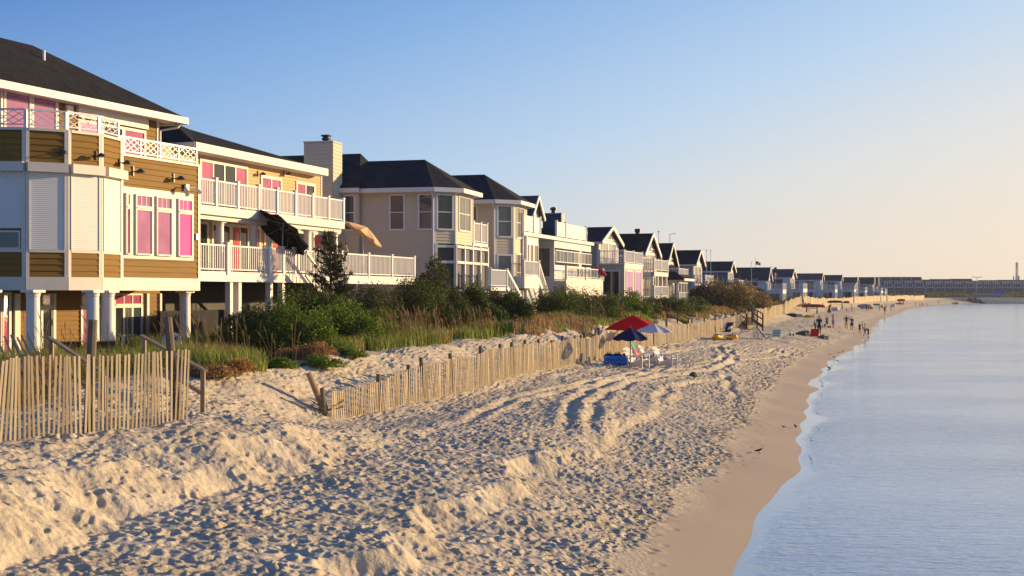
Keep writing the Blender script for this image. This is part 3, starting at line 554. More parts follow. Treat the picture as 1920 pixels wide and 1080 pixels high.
# ================================================================== twin cream houses
def twin(label, px, Y, near=True):
    H = House('beach_house',label,px,Y,.27)
    c = .87; w = 5.0; D = 13; ze = 10.15; zf = 2.4; fr = c
    side = Wall(H,(0,-D),(0,0)); ang = Wall(H,(0,0),(c,c)); fro = Wall(H,(c,c),(c+3.25,c)); 
    mb = MB(); side.siding(mb,0,side.L-.06,zf,ze,.17)
    if near: jog = Wall(H,(-.35,-D),(-.35,H.b_at(673,-.35))); jog.siding(mb,0,jog.L,zf,ze,.17); 
    H.part(mb,'side_wall',M['cream'])
    mb = MB(); ang.siding(mb,.04,ang.L-.04,(ze-2.95 if near else zf),ze,.17); H.part(mb,'angled_wall',M['cream'])
    mb = MB(); fro.siding(mb,.05,fro.L-.06,ze-2.95 if near else zf,ze,.17); H.part(mb,'front_wall',M['cream'])
    mb = MB(); mb.box(c+3.05,c+3.25,-c+.15,6,zf,ze); H.part(mb,'far_side_wall',M['cream'])
    mb = MB()
    for Wl in (ang,fro): Wl.box(mb,-.05,.06,-.05,.04,ze-2.95 if near else zf,ze); Wl.box(mb,Wl.L-.06,Wl.L+.05,-.05,.04,ze-2.95 if near else zf,ze)
    side.box(mb,side.L-.16,side.L-.06,-.05,.04,zf,ze); side.box(mb,0,side.L,-.02,.06,ze-.22,ze-.02); fro.box(mb,0,fro.L,-.02,.06,ze-.22,ze-.02); ang.box(mb,0,ang.L,-.02,.06,ze-.22,ze-.02); H.part(mb,'corner_trim',M['white'])
    # windows
    zu0, zu1 = ze-2.15, ze-.35
    if near:
        T = side.t_at
        for xa,xb in ((733,757),(787,812)): side.window(T(xa),T(xb),zu0,zu1,1,2,.09,'whitecool','glassb')
        T = jog.t_at; jog.window(T(648),T(664),zu0,zu1,1,2,.09,'whitecool','glassb'); jog.window(T(654),T(668),ze-5.4,ze-4.1,1,1,.09,'whitecool','glassb')
        ang.window(.17,ang.L-.2,zu0,zu1,1,2,.09,'whitecool','glass',grid=None)
    else:
        side.window(side.L-2.3,side.L-1.2,zu0,zu1,1,2,.09,'whitecool','glassb'); ang.window(.17,ang.L-.17,zu0,zu1,1,2,.09,'whitecool','glassb')
        ang.window(.17,ang.L-.17,zu0-3.1,zu1-3.0,1,2,.09,'whitecool','glassb')
        fro.window(.7,2.5,zu0-3.3,zu1-2.9,2,2,.09,'white','glassg')
    fro.window(.6 if near else .7,2.7 if near else 2.5,zu0,zu1+.0,2,2,.09,'white','glassg')
    # roof
    ov = .5; A0 = -ov; A1 = c*2+3.25+ov; bF = c+ov; zr = ze+.02; mid = w/2; pz = ze+1.85; cb = .55
    p1 = (A0,cb-.45,zr); p2 = (c+.15-.3,bF,zr); p3 = (c+3.25+.2,bF,zr); p4 = (A1,cb-.45,zr); p0 = (A0,-D,zr); p5 = (A1,-D,zr)
    pk = (mid,c-mid+.2,pz); rb = (mid,-D,pz)
    eav = [(p0,p1),(p1,p2),(p2,p3),(p3,p4)]
    rf = roof(H,[(p0,p1,pk,rb),(p1,p2,pk),(p2,p3,pk),(p3,p4,pk),(rb,pk,p4,p5)],.1,'roofn','white','roof',eav)
    if near:
        aa = H.a_at(640,-9); 
        hi = (mid,H.b_at(712,mid),pz); 
        x1 = (mid,H.b_at(700,mid)-.3,pz+.0); x2 = (mid,H.b_at(676,mid),pz+.45); x3 = (mid,-D,pz+.45); lo1 = (A0-.3,-D,zr+.02); lo2 = (A0-.3,H.b_at(673,A0-.3),zr+.02)
        roof(H,[(lo1,lo2,x2,x3),(lo2,x1,x2)],.1,'roofn','white','rear_roof',[(lo1,lo2)])
        # chimney
        Cc = Wall(H,(-1.6,H.b_at(570,-1.6)),(-1.6,H.b_at(624,-1.6))); zt = Cc.z_at(266,Cc.L); mb = MB(); b1 = H.b_at(624,-1.6); Cc.siding(mb,0,Cc.L,zf,zt,.2,body=.1)
        Cf = Wall(H,(-1.6,b1),(-.35,b1)); Cf.siding(mb,0,Cf.L,zf,zt,.2,body=.1); Cc.box(mb,-.03,Cc.L+.03,-1.25,.04,zt,zt+.07); ch = H.part(mb,'chimney',M['cream'])
        mb = MB(); p = Cc.p(Cc.L*.62,-.6,zt+.07); mb.lathe([(.2,0),(.2,.12),(.26,.14),(.26,.2),(.2,.22),(.2,.3),(.3,.32),(.3,.38)],p,14); H.part(mb,'flue_cap',M['black'],ch)
    mb = MB(); s = side; mb.tube([s.p(s.L-.1,.42,ze-.1),s.p(s.L-.05,.1,ze-.5),s.p(s.L-.05,.1,3)],.05,8); H.part(mb,'downspout',M['whitecool'])
    # screened porch / small stair
    if near:
        z1 = ze-2.95
        P2 = Wall(H,(c,c+.05),(H.a_at(914,c+.05),c+.05)); A2 = Wall(H,(.05,.05),(c,c+.05))
        mb = MB(); A2.box(mb,.05,A2.L,-.3,-.1,zf,z1); P2.box(mb,0,P2.L,-.3,-.1,zf,z1-.0); H.part(mb,'porch_screen',M['screen'])
        for Wl,n in ((A2,1),(P2,4)):
            fb = MB(); l = Wl.L; zz = [z1-.15,z1-1.0,z1-2.55,z1-3.45]
            for k in range(n+1): t = l*k/n; Wl.box(fb,t-.08,t+.08,-.1,.07,zf,z1)
            for k in range(n):
                for z in zz: Wl.box(fb,l*k/n+.08,l*(k+1)/n-.08,-.1,.05,z-.07,z+.07)
            Wl.box(fb,.08,l-.08,-.1,.02,zf,z1-3.5) ; H.part(fb,'porch_frame',M['white'])
        # balcony above the porch, next to the front wall
        a0 = c+3.3; a1 = H.a_at(914,c+.05); Bc = Wall(H,(a0,c),(a1,c)); mb = MB(); Bc.box(mb,-.1,Bc.L,-2.5,.08,z1,z1+.2); H.part(mb,'balcony_floor',M['white'])
        Bc.railing(0.1,Bc.L,z1+.2,1.15,.14,[.1,Bc.L*.55,Bc.L],m='white'); 
        bw = Wall(H,(a0,-1.6),(a1+1,-1.6)); mb = MB(); bw.siding(mb,0,bw.L,z1,ze,.17); H.part(mb,'recess_wall',M['cream']); bw.window(.3,1.5,z1+.3,ze-.5,1,2,.09,'white','glassg')
    # entrance stair with white rails
    zs = ze-5.3; a0 = (H.a_at(905,c+1.2) if near else c+3.3)
    if near:
        e = empty('deck_stair',(0,0,0)); bpy.data.objects.remove(e)
        st = MB(); x0 = H.a_at(918,c+1.4); x1 = H.a_at(950,c+1.4); st.box(x0,x1,-c-1.4,-c,zs-.2,zs); 
        Wq = Wall(H,(x0,c+1.4),(x1,c+1.4)); H.part(st,'landing',M['white']); Wq.railing(0,Wq.L,zs,1.0,.15,[0,Wq.L])
        sb = MB()
        for s_,d in ((x0,-1),(x1-.1,1)):
            p = (s_,-c-1.45,zs+1.0); q = (s_+d*1.6*(1 if d<0 else .9),-c-1.9,zs-.5); sb.bar(p,q,.08,.14); sb.bar((p[0],p[1],zs),(q[0],q[1],zs-1.5),.08,.2)
            for k in range(9): f = k/8; x = p[0]+(q[0]-p[0])*f; y = p[1]+(q[1]-p[1])*f; sb.bar((x,y,p[2]+(q[2]-p[2])*f),(x,y,p[2]+(q[2]-p[2])*f-1.0),.04)
        H.part(sb,'stair_rail',M['white'])
    return H
# ================================================================== white house with roof deck
def house5():
    H = House('beach_house','white house with rooftop deck, dark chimney and a long row of folding glass panels',1039,88.0,.31)
    aL = H.a_at(978,0); ze = H.z_at(449,0); zf = 2.4; zl = H.z_at(521,0); aR = H.a_at(1108,0)
    W1 = Wall(H,(aL,-.0),(H.a_at(1009,0),0)); side = Wall(H,(aL,-9),(aL,0)); a3 = H.a_at(1039,0)
    rec = Wall(H,(W1.L+aL,-2),(a3,-2)); s2 = Wall(H,(a3,-2),(a3,0)); W2 = Wall(H,(a3,0),(aR,0))
    mb = MB(); side.siding(mb,0,side.L,zf,ze,.17); rec.siding(mb,0,rec.L,zf,ze,.17); s2.siding(mb,0,s2.L,zf,ze,.17); W1.siding(mb,0,W1.L,zf,ze,.17); W2.siding(mb,0,W2.L,zf,zl+.9,.17); W2.box(mb,0,W2.L,-.12,.0,ze-.55,ze); W2.box(mb,0,W2.L,-.9,-.75,zf,ze); H.part(mb,'wall',M['white'])
    mb = MB(); mb.box(aL-.2,aR+.1,-.22,9,ze-.05,ze+.18); H.part(mb,'roof_deck_floor',M['white'])
    for Wl,po in ((Wall(H,(aL-.2,-5),(aL-.2,.1)),[0,5.1]),(Wall(H,(aL-.1,.15),(aL+W1.L,.15)),[0,2.2,W1.L]),(Wall(H,(a3,.15),(aR-2.2,.15)),[0,2.5,aR-2.2-a3])): Wl.railing(0,po[-1],ze+.18,1.05,.11,po,solid=True)
    Wall(H,(aL+W1.L,-1.9),(a3,-1.9)).railing(0,a3-aL-W1.L,ze+.18,1.05,.25,m='white')
    mb = MB(); W1.box(mb,-.08,.06,-.05,.08,zf,ze); mb.tube([W1.p(.02,.25,zf),W1.p(.02,.25,ze-.1)],.13,12); H.part(mb,'corner_column',M['white'])
    T = W1.t_at; W1.window(T(984),T(1007),zl+.2,ze-.6,3,1,.1,'white','glassg',gw=.3)
    s2.window(.3,1.7,zl+.1,ze-.6,1,1,.1,'white','glassg'); rec.window(.3,rec.L-.3,zl+.2,ze-.6,2,1,.1,'white','glassg',gw=.15)
    W2.window(.3,W2.L-.2,zl+1.15,ze-.75,10,1,.06,'white','glassb','folding_glass_wall',gw=.07,panes=['glass','glassb','glass','glassb','glass','glassg','glassw','glassg','glassb','glassg'])
    g = Wall(H,(a3,.85),(aR+.4,.85)); mb = MB(); g.box(mb,0,g.L,-.12,0,zf+.2,zl+.0); H.part(mb,'terrace_wall',M['trim']); g.railing(.0,g.L,zl,.75,.3,[0,g.L*.5,g.L],m='white')
    for k in range(7):
        mb = MB(); t = g.L*(.28+.1*k); mb.tube([g.p(t+.22*math.cos(x),.06,zl+.40+.28*math.sin(x)) for x in np.linspace(0,2*PI,14)],.035,5,False); H.part(mb,'ring_ornament',M['bluegrey'])
    g3 = Wall(H,(aR+.4,.85),(H.a_at(1134,.85),.85)); g3.railing(0,g3.L,zf+.3,1.6,.12,[0,g3.L*.5,g3.L],solid=True)
    # landing left
    lw = Wall(H,(H.a_at(982,.7),.7),(H.a_at(1010,.7),.7)); mb = MB(); lw.box(mb,0,lw.L,-.7,.05,zl-.75,zl); H.part(mb,'landing',M['white']); lw.railing(0,lw.L,zl,.95,.18,[0,lw.L])
    mb = MB(); p = lw.p(lw.L,0,zl+.95); q = lw.p(lw.L+2.2,0,zl-1.0); mb.bar(p,q,.08,.14); mb.bar((p[0],p[1],zl-.2),(q[0],q[1],zl-1.9),.1,.3)
    for k in range(10): f = k/9; x = p[0]+(q[0]-p[0])*f; zz = p[2]+(q[2]-p[2])*f; mb.bar((x,p[1],zz),(x,p[1],zz-1.0),.04)
    H.part(mb,'stair_rail',M['white'])
    # gabled block behind
    a = H.a_at(1001,-4); gw = 2.8; zr = H.z_at(368,a,-4); zz = H.z_at(402,a,-4)
    G = Wall(H,(a-gw/2,-4),(a+gw/2,-4)); mb = MB(); G.siding(mb,0,gw,ze,zr,.17,lim=lambda z:(0,gw) if z<zz else (gw/2*(z-zz)/(zr-zz),gw-gw/2*(z-zz)/(zr-zz))); H.part(mb,'gable_wall',M['palesid'])
    e = .3; L_ = (a-gw/2-e,-3.6,zz-.3); R_ = (a+gw/2+e,-3.6,zz-.3); P_ = (a,-3.6,zr+.05); bk = -9.5
    rf = roof(H,[(L_,P_,(P_[0],bk,P_[2]),(L_[0],bk,L_[2])),(P_,R_,(R_[0],bk,R_[2]),(P_[0],bk,P_[2]))],.12,'roofb','white','gable_roof'); 
    mb = MB(); mb.bar((L_[0],3.58,L_[2]-.08),(P_[0],3.58,P_[2]-.08),.08,.26); mb.bar((R_[0],3.58,R_[2]-.08),(P_[0],3.58,P_[2]-.08),.08,.26); H.part(mb,'gable_trim',M['white'],rf)
    l = (H.a_at(976,-3),-3,H.z_at(400,H.a_at(976,-3),-3)); lowr = [(aL-.1,-2.6,ze+.5),(a3+1.5,-2.6,ze+.5),(a3+1.5,-6,ze+1.7),(aL-.1,-6,ze+1.7)]; roof(H,[lowr],.12,'roofg','white','lower_roof')
    # chimney
    b = -4.5; c0 = H.a_at(1058,b); mb = MB(); zt = H.z_at(402,c0,b); mb.box(c0-1.0,c0-.05,-b+.05,-b+1.6,ze,zt); ch = H.part(mb,'chimney',M['navysid']); mb = MB(); mb.box(c0-1.0,c0-.0,-b-.03,-b+.05,ze,zt); mb.box(c0-1.05,c0+.05,-b-.06,-b+1.65,zt,zt+.08); H.part(mb,'chimney_front',M['palesid'],ch)
    mb = MB(); mb.lathe([(.2,0),(.2,.25),(.3,.27),(.3,.45),(.2,.47),(.2,.52)],(c0-.5,-b+.8,zt+.08),12); H.part(mb,'flue_cap',M['black'],ch)
    return H
# ================================================================== other houses along the row: gable end to the beach
def gable(W, name, sid, z0, ze, zr, lap=.2, far=False):
    l = W.L; mb = MB(); W.siding(mb,0,l,z0,ze,lap); W.siding(mb,0,l,ze,zr,lap,lim=lambda z:(l/2*(z-ze)/(zr-ze), l-l/2*(z-ze)/(zr-ze))); return W.H.part(mb,name,M[sid])
def groof(H, a0, a1, bf, bb, ze, zr, m, trim='white', ov=.4, name='roof'):
    s = (zr-ze)/((a1-a0)/2); am = (a0+a1)/2; L_ = (a0-ov,bf+ov,ze-ov*s+.08); R_ = (a1+ov,bf+ov,ze-ov*s+.08); P_ = (am,bf+ov,zr+.08)
    rf = roof(H,[(L_,P_,(am,bb,P_[2]),(L_[0],bb,L_[2])),(P_,R_,(R_[0],bb,R_[2]),(am,bb,P_[2]))],.14,m,trim,name)
    mb = MB(); y = -(bf+ov)-.03; mb.bar((L_[0],y,L_[2]-.08),(am,y,P_[2]-.06),.08,.3); mb.bar((R_[0],y,R_[2]-.08),(am,y,P_[2]-.06),.08,.3); mb.bar((L_[0]-.03,-bf-ov,L_[2]-.1),(L_[0]-.03,-bb,L_[2]-.1),.06,.2); H.part(mb,'gable_trim',M[trim],rf)
    return rf
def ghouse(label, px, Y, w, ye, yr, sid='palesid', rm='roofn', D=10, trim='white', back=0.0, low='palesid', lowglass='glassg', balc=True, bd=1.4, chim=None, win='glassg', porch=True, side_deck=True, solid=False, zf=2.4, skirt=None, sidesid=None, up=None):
    m = shore_m(Y)
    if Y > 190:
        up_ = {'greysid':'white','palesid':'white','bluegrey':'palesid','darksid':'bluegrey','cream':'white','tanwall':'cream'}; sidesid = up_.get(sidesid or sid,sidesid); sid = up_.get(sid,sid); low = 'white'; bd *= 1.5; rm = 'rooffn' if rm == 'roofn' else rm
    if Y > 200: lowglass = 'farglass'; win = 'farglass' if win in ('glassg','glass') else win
    H = House('beach_house',label,px,Y,m,zf); ze = H.z_at(ye,0); zr = H.z_at(yr,w/2,.4); z2 = ze-2.45 if ze-2.45 > zf+2.4 else zf+2.6
    zp = zf+.75
    if up: z2 = ze-up; zp = z2-2.2
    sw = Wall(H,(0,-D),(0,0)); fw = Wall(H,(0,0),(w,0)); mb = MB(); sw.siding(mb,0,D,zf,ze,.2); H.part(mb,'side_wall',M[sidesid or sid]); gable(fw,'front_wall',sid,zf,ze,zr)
    mb = MB(); mb.box(w-.2,w-.01,.13,D,zf,ze); H.part(mb,'far_side_wall',M[sid])
    mb = MB(); fw.box(mb,-.03,.12,-.05,.05,zf,ze); fw.box(mb,w-.12,w+.03,-.05,.05,zf,ze); sw.box(mb,D-.12,D-.03,-.05,.05,zf,ze); fw.box(mb,.12,w-.12,0,.06,ze-.12,ze+.12); H.part(mb,'corner_trim',M[trim])
    groof(H,0,w,0,-D,ze,zr,rm,trim)
    fw.window(w*.38,w*.62,ze+.25,ze+.25+max(.4,(zr-ze)*.42),1,1,.08,trim,win)
    fw.window(w*.16,w*.42,z2+.2,z2+2.1,2,1,.1,trim,win); fw.window(w*.58,w*.84,z2+.2,z2+2.1,2,1,.1,trim,win)
    if Y < 240:
        for t in (D-2.4,D-5.2): sw.window(t,t+.95,z2+.5,z2+1.9,1,2,.08,trim,'glassb')
    # lower storey standing forward, carrying the balcony
    if balc:
        lf = Wall(H,(.0,bd),(w,bd)); ls = Wall(H,(0,0.02),(0,bd)); mb = MB()
        if porch:                                       # open porch with posts
            ls.box(mb,0,bd,-.2,0,z2-.35,z2); lf.box(mb,0,w,-.25,.05,z2-.35,z2+.02); lf.box(mb,0,w,-bd+.05,.05,zp-.2,zp); H.part(mb,'balcony_floor',M[trim])
            for k in range(4): mb = MB(); t = .12+(w-.24)*k/3; lf.box(mb,t-.1,t+.1,-.25,-.05,zf,z2-.35); H.part(mb,'porch_post',M[trim])
            fw.window(w*.1,w*.45,zp+.05,z2-.5,3,1,.1,trim,lowglass,'patio_door'); fw.window(w*.55,w*.9,zp+.05,z2-.5,3,1,.1,trim,lowglass,'patio_door')
            lf.railing(.0,w,zp,.95,.2 if Y<200 else .35,[0,w/2,w],o=.0); 
        else:
            ls.siding(mb,0,bd,zf,z2,.2); lf.siding(mb,0,w,zf,z2,.2); H.part(mb,'lower_wall',M[low]); mb = MB(); mb.box(-.1,w+.1,-bd-.1,.0,z2,z2+.12); lf.box(mb,-.02,.14,-.02,.05,zf,z2); lf.box(mb,w-.14,w+.02,-.02,.05,zf,z2); lf.box(mb,.14,w-.14,0,.05,z2-.3,z2); H.part(mb,'balcony_floor',M[trim])
            lf.window(w*.1,w*.42,zf+.6,z2-.55,2,1,.1,trim,lowglass); lf.window(w*.58,w*.9,zf+.6,z2-.55,2,1,.1,trim,lowglass); ls.window(bd*.2,bd*.8,zf+.6,z2-.55,2,1,.1,trim,'glass')
        sp = .16 if Y<150 else .3
        lf.railing(0,w,z2+.12,1.0,sp,[0,w/2,w],o=.0,solid=solid); ls.railing(.1,bd-.1,z2+.12,1.0,sp,[.1],solid=solid)
    if Y > 190:
        r = random.Random(int(Y)); bs = -1.2
        for q in range(2):
            wd = r.uniform(2.2,3.4); b0 = bs-wd; pr = r.uniform(1.2,2.2); zt = z2+r.choice((0,0,-.3)); bw = Wall(H,(-pr,b0),(-pr,bs)); fw2 = Wall(H,(-pr,bs),(-.0,bs)); mb = MB(); mb.box(-pr,-.0,-bs,-b0,zf,zt); H.part(mb,'side_wing',M[r.choice((low,'palesid','white'))])
            bw.window(.3,wd-.3,zf+.7,zt-.5,r.choice((2,3)),1,.12,trim,'farglass',gw=.12); fw2.window(.25,pr-.25,zf+.7,zt-.5,1,1,.12,trim,'farglass')
            bw.railing(0,wd,zt,1.05,.3,[0,wd],solid=r.random()<.6); fw2.railing(0,pr,zt,1.05,.3,[pr],solid=r.random()<.6); sw.window(D+b0+.3,D+bs-.3,zt+.15,zt+2.0,2,1,.12,trim,'glassb',gw=.1); bs = b0-r.uniform(.8,1.6)
    if skirt: roof(H,[((-.5,bd+.6,z2+.1),(w+.5,bd+.6,z2+.1),(w-.5,.1,z2+1.5),(.5,.1,z2+1.5)),((-.5,-.5,z2+.1),(-.5,bd+.6,z2+.1),(.5,.1,z2+1.5),(.5,-.5,z2+1.5))],.12,rm,trim,'porch_roof',[((-.5,bd+.6,z2+.1),(w+.5,bd+.6,z2+.1))])
    if chim:
        cx, cb, cw, top, cm, cap = chim; mb = MB(); zt = H.z_at(top,cx,cb); mb.box(cx,cx+cw,-cb,-cb+cw,zf+2,zt); mb.box(cx-.06,cx+cw+.06,-cb-.06,-cb+cw+.06,zt,zt+.1); ch = H.part(mb,'chimney',M[cm])
        mb = MB(); mb.lathe([(.22,0),(.22,.2),(.3,.22),(.3,.5),(.15,.55)],(cx+cw/2,-cb+cw/2,zt+.1),12); H.part(mb,'flue_cap',M[cap],ch)
    return H
def town(label, px0, px1, yt, Y, n, zf=3.0, side='shing'):
    zf = 3.7; Y += 85
    H = House('terraced_house_block',label,px0,Y,25.0,zf,'terraced houses'); w = H.a_at(px1); u = w/n; zr = H.z_at(yt,0); ze = zf+2.6; D = 5.5; W = Wall(H,(0,0),(w,0)); s = (zr-ze)/D
    mb = MB(); W.siding(mb,0,w,zf,ze,.3); H.part(mb,'front_wall',M['shing']); Sl = Wall(H,(0,-D),(0,0)); mb = MB()
    mb.add([(-.05,0,zf),(-.05,0,ze+.1),(-.05,D,zr-.05),(-.05,D*1.5,zr-1.5),(-.05,D*1.5,zf)],[(0,1,2,3,4)]); mb.add([(w+.05,0,zf),(w+.05,0,ze+.1),(w+.05,D,zr-.05),(w+.05,D*1.5,zr-1.5),(w+.05,D*1.5,zf)],[(4,3,2,1,0)]); H.part(mb,'end_wall',M['greysid'])
    rf = roof(H,[((-.3,.3,ze-.1),(w+.3,.3,ze-.1),(w+.3,-D,zr),(-.3,-D,zr)),((-.3,-D,zr-.01),(w+.3,-D,zr-.01),(w+.3,-D*1.7,zr-2.0),(-.3,-D*1.7,zr-2.0))],.2,'rooffar','white')
    for i in range(n+1): mb = MB(); mb.bar((i*u,-.35,ze+.1),(i*u,D,zr+.12),.16,.16); H.part(mb,'party_wall_coping',M['whitecool'],rf)
    for i in range(n):
        a = i*u; b = -1.5; zz = ze-1.5*0+s*1.4; mb = MB(); mb.box(a+.4,a+u-.4,.7,3.4,ze+.6,ze+3.5); mb.slab([(a+.3,.5,ze+3.6),(a+u-.3,.5,ze+3.6),(a+u-.3,4.0,ze+4.5),(a+.3,4.0,ze+4.5)],.12); d = H.part(mb,'dormer',M['shing']); 
        Wd = Wall(H,(a+.4,-.7),(a+u-.4,-.7)); Wd.window(.4,Wd.L-.4,ze+1.15,ze+3.1,3,1,.32,'whitecool','farglass',gw=.2)
        W.window(a+.6,a+u-.6,zf+.7,ze-.5,3,1,.2,'bluegrey','farglass','patio_door',gw=.16)
        Wb = Wall(H,(a+.15,1.6),(a+u-.15,1.6)); Wb.railing(0,Wb.L,zf-.1,1.0,.5,[0,Wb.L])
        mb = MB(); mb.bar((a+.1,-1.7,zf+.8),(a+.1,.3,ze+.7),.14,.3); H.part(mb,'sloped_screen',M['bluegrey'])
    return H

def houses():
    house1(); H2 = house2()
    twin('cream clapboard house with tall cream chimney, screened porch and dark hipped roof',815,69.0,True)
    twin('cream clapboard house with dark hipped roof but no chimney, beside the white roof-deck house',929,78.0,False)
    house5()
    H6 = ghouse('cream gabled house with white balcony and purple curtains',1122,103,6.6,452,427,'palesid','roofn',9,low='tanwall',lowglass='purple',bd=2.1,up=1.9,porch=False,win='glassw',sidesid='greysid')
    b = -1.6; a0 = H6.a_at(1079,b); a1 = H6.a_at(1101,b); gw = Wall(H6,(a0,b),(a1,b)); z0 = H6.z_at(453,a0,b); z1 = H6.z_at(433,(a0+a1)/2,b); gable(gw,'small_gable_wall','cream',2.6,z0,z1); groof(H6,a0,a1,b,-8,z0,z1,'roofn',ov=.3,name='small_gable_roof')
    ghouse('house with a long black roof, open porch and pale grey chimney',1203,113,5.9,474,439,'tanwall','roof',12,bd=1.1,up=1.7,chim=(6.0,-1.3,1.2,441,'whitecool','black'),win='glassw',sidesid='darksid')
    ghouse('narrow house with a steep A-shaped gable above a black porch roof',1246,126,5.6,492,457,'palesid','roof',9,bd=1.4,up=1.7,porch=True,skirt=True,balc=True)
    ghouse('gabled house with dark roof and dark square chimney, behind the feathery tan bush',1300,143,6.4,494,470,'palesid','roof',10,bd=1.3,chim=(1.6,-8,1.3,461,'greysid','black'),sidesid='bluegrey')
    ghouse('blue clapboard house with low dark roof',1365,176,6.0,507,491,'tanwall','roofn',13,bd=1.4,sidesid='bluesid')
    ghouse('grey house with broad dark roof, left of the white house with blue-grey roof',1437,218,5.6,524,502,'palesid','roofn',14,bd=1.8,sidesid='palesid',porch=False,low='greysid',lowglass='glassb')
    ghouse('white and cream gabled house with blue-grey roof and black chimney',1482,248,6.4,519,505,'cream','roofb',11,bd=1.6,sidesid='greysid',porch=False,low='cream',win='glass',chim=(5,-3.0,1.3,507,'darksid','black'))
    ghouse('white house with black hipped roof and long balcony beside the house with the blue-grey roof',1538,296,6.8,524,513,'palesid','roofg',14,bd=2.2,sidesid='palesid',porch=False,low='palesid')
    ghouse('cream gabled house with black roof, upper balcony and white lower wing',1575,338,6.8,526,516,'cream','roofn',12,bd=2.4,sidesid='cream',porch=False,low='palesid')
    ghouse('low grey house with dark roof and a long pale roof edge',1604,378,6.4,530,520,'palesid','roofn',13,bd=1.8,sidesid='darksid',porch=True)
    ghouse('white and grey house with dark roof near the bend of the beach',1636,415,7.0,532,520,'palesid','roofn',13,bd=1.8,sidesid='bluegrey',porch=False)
    ghouse('pale green gabled house next to the dark terraced houses',1644,440,4.5,534,520,'palesid','roofn',9,bd=1.8,sidesid='greensid',porch=True)
    town('long dark shingled terrace with four dormered units, left end of the far row',1657,1734,519,520,4)
    town('short lower end of the dark far terrace, set back beside the long terrace',1736,1752,524,560,1)
    town('dark shingled terrace of two units in the middle of the far row',1751,1790,523,560,2)
    town('taller dark terrace of two units with peaked roof left of the blue tent',1790,1829,522.5,562,2)
    town('lowest dark terraced unit beside the concrete wall',1829,1844,526,566,1)
    town('dark terrace of two units behind the blue tent',1844,1878,525,566,2)
    town('dark terrace at the right edge of the picture behind the rocks',1879,1936,524.5,568,3)
    return H2
# ================================================================== sand fences
def polyline(pts, step):
    out = []; d = 0
    P = [Vector(p) for p in pts]; 
    for a, b in zip(P[:-1],P[1:]):
        l = (b-a).length; 
        while d < l: out.append((a.lerp(b,d/l),(b-a).normalized())); d += step
        d -= l
    return out
def smooth_line(pts, n=8):
    P = [Vector((p[0],p[1],0)) for p in pts]; out = []
    for i in range(len(P)-1):
        p0 = P[max(i-1,0)]; p1 = P[i]; p2 = P[i+1]; p3 = P[min(i+2,len(P)-1)]
        for k in range(n):
            t = k/n; out.append(.5*((2*p1)+(p2-p0)*t+(2*p0-5*p1+4*p2-p3)*t*t+(3*p1-p0-3*p2+p3)*t**3))
    return out+[P[-1]]
def sand_fence(label, pts, h=1.22, pitch=.1, lean=.06, tilt=(0,0), posts=None, post_h=1.5, post_r=.06, bury=0.0, wires=4, sw=.038, group='slatted sand fences along the dune', hfun=None, postmat='post', slat='slat'):
    r = random.Random(len(label)+int(pts[0][1]*7)); line = smooth_line(pts) if len(pts)>2 else [Vector((p[0],p[1],0)) for p in pts]
    S_ = polyline(line,pitch); base = S_[0][0]; bz = gz(base.x,base.y); e = empty('sand_fence',(base.x,base.y,bz),0,label,'fence',group)
    mb = MB(); tops = []; n = len(S_)
    zs = terrain(np.array([p.x for p,_ in S_]),np.array([p.y for p,_ in S_]))[0]; zs = np.convolve(np.pad(zs,4,'edge'),np.ones(9)/9,'valid')
    wob = 0
    for i,(p,d) in enumerate(S_):
        wob = lean*2.2*float(vn(i*pitch*.9,bz*3,61))+lean*1.8*float(vn(i*pitch*3,bz,62)); nrm = Vector((d.y,-d.x,0))
        g = zs[i]-base_z(bz); hh = h*(hfun(i/n) if hfun else 1)*r.uniform(.985,1.02); t = wob+r.gauss(0,.012)+tilt[0]; q = tilt[1]+.05*float(vn(i*pitch*.5,2,63))
        lo = Vector((p.x-base.x,p.y-base.y,zs[i]-bz-.18-bury)); up = (Vector((0,0,1))+d*t+nrm*q).normalized(); hi = lo+up*(hh+.18-0*bury)
        mb.bar(lo,hi,sw,.011,up=nrm); tops.append((lo,up,hh))
    mb.build('slats',M[slat],e)
    for f in [.16,.42,.68,.92][:wires]:
        w = MB(); w.tube([lo+up*(.18+hh*f) for lo,up,hh in tops[::4]],.005,4); w.build('wire',M['wire'],e)
    if posts:
        for f in posts:
            i = min(n-1,int(f*n)); p, d = S_[i]; nrm = Vector((d.y,-d.x,0)); lo = Vector((p.x-base.x,p.y-base.y,zs[i]-bz-.3))-nrm*(.09+post_r); tl = r.gauss(0,.10); hi = lo+Vector((d.x*tl-nrm.x*.03,d.y*tl,1)).normalized()*(post_h*r.uniform(.95,1.06)*(hfun(f) if hfun else 1)+.3)
            m = MB(); m.tube([lo,hi],[post_r*1.05,post_r],9); m.build('post',M[postmat],e)
    return e
def base_z(z): return z
